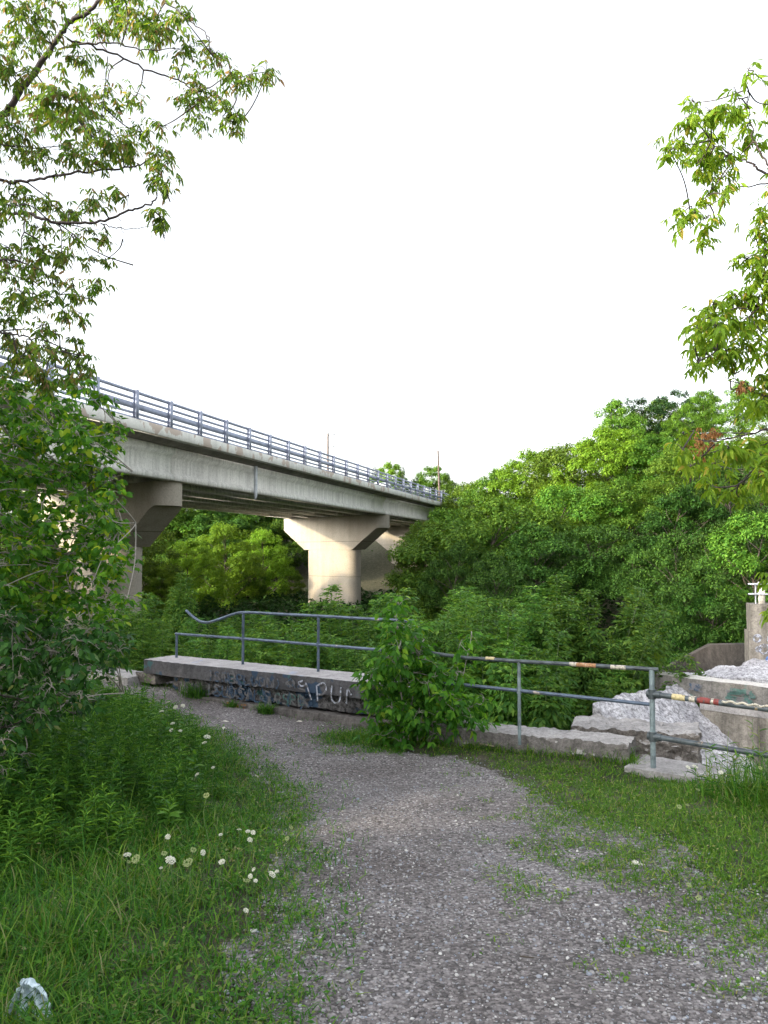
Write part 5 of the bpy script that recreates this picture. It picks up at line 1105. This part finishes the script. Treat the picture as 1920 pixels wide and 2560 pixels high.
# tall grass clump at the right edge
mb = MB(); n = 5200; x = rng.uniform(2.5, 4.6, n); y = 7.05 - (x - 2.9) * .72 + rng.normal(-.25, .30, n)
k = (rng.random(n) < sst((x - 2.45) / .9)) & (y < edge_y(x) - .1); x, y = x[k], y[k]; n = len(x)
blades(mb, x, y, rng.uniform(.14, .58, n) * (.35 + .65 * sst((x - 2.6) / .8)), rng.uniform(.005, .010, n), rng.uniform(.2, 1.1, n))
tag(mb.build("tall_grass_clump", M['grass']), "tall overgrown grass at the right edge under the barrier", kind="stuff")
# tall weeds at right edge under the barrier
m_ = MB(); n = 95; x = rng.uniform(2.75, 4.3, n); y = 7.4 - (x - 2.6) * .85 + rng.normal(-.35, .22, n)
for xx, yy in zip(x, y):
    h = rng.uniform(.25, .8) * (.45 + .55 * min(1, max(0, (xx - 2.7) / .7))); z = float(H(xx, yy)); a = rng.uniform(0, 6.28); b = rng.uniform(.05, .4)
    p = spline([(xx, yy, z), (xx + .25 * b * h * math.cos(a), yy + .25 * b * h * math.sin(a), z + h * .6), (xx + b * h * math.cos(a), yy + b * h * math.sin(a), z + h)], 6); tube(m_, p, [.003, .0012], 4, False)
    k = rng.integers(6, 22); t = rng.random(k); i0 = (t * (len(p) - 1)).astype(int); aa = rng.uniform(0, 6.28, k)
    D = np.stack([np.cos(aa), np.sin(aa), rng.uniform(.1, 1.0, k)], -1); L = rng.uniform(.03, .11, k); leaves(m_, p[i0], D, UP + rnd(k, .3), L, L * .16, T8)
tag(m_.build("tall_weeds", M['grass']), "tall seeding weeds at the right edge in front of the barrier", kind="stuff")

# ------------------------------------------------------------------ litter and sticks
bg0 = ground_hit(46, 2572); m_ = MB()
nu, nv = 26, 20; g = []
for j in range(nv + 1):
    for i in range(nu + 1):
        u, v = i / nu - .5, j / nv
        q = np.array([u * .17 * (1.15 - .95 * v), .045 * math.sin(v * 3.1) + .02 * math.sin(u * 17 + v * 3), v * .145])
        q += np.array(mnoise.turbulence_vector(Vector((u * 7, v * 5, 1.7)), 3, True)) * .017; g.append(q)
f = [[j * (nu + 1) + i, j * (nu + 1) + i + 1, (j + 1) * (nu + 1) + i + 1, (j + 1) * (nu + 1) + i] for j in range(nv) for i in range(nu)]
m_.add(np.array(g), f)
o = m_.build("plastic_bag", M['bag'], smooth=True); o.location = bg0 + np.array([0, .03, 0]); tag(o, "crumpled pale blue plastic bag in the grass at the lower left corner", "plastic bag")
md = o.modifiers.new("thickness", 'SOLIDIFY'); md.thickness = .002
def litter(px, py, w_, h_, mat, name, label, cat, rz):
    p = ground_hit(px, py); m_ = MB(); nu = 6; g = []
    for j in range(4):
        for i in range(nu + 1):
            u, v = i / nu - .5, j / 3 - .5
            g.append((u * w_, v * h_ * (1 - .8 * abs(u) ** 1.5), .012 + .012 * math.sin(u * 6 + v * 3)))
    m_.add(np.array(g), [[j * (nu + 1) + i, j * (nu + 1) + i + 1, (j + 1) * (nu + 1) + i + 1, (j + 1) * (nu + 1) + i] for j in range(3) for i in range(nu)])
    o = m_.build(name, mat, smooth=True); o.location = p; o.rotation_euler = (0.2, .1, rz); tag(o, label, cat)
    md = o.modifiers.new("thickness", 'SOLIDIFY'); md.thickness = .003
litter(560, 1823, .16, .05, M['p_cream'], "paper_scrap", "white paper scrap lying on the gravel before the platform", "litter", 1.9)
litter(562, 1806, .10, .03, M['p_cream'], "paper_scrap", "thin white scrap above the larger paper scrap on the gravel", "litter", .1)
litter(1592, 2166, .09, .07, M['p_cream'], "paper_scrap", "white crumpled scrap in the short grass right of the path", "litter", .3)
litter(748, 1806, .08, .03, M['p_cream'], "paper_scrap", "small white scrap at the foot of the platform's right half", "litter", .5)
def stick(pts, r, mat, label):
    P = [ground_hit(*q) + np.array([0, 0, .02 + .02 * i]) for i, q in enumerate(pts)]; m_ = MB(); c = P[0]; tube(m_, spline([p - c for p in P], 6), r, 6); o = m_.build("stick", mat, smooth=True); o.location = c; tag(o, label, "stick")
stick([(1130, 1845), (1165, 1862), (1235, 1880)], [.006, .004], M['straw'], "long pale dry stick on the grass in front of the bush")
stick([(1300, 2402), (1335, 2418)], [.004, .003], M['bark'], "short dark twig on the gravel near the camera")
stick([(1640, 2335), (1672, 2352)], [.004, .003], M['straw'], "short pale stick on the gravel at lower right")
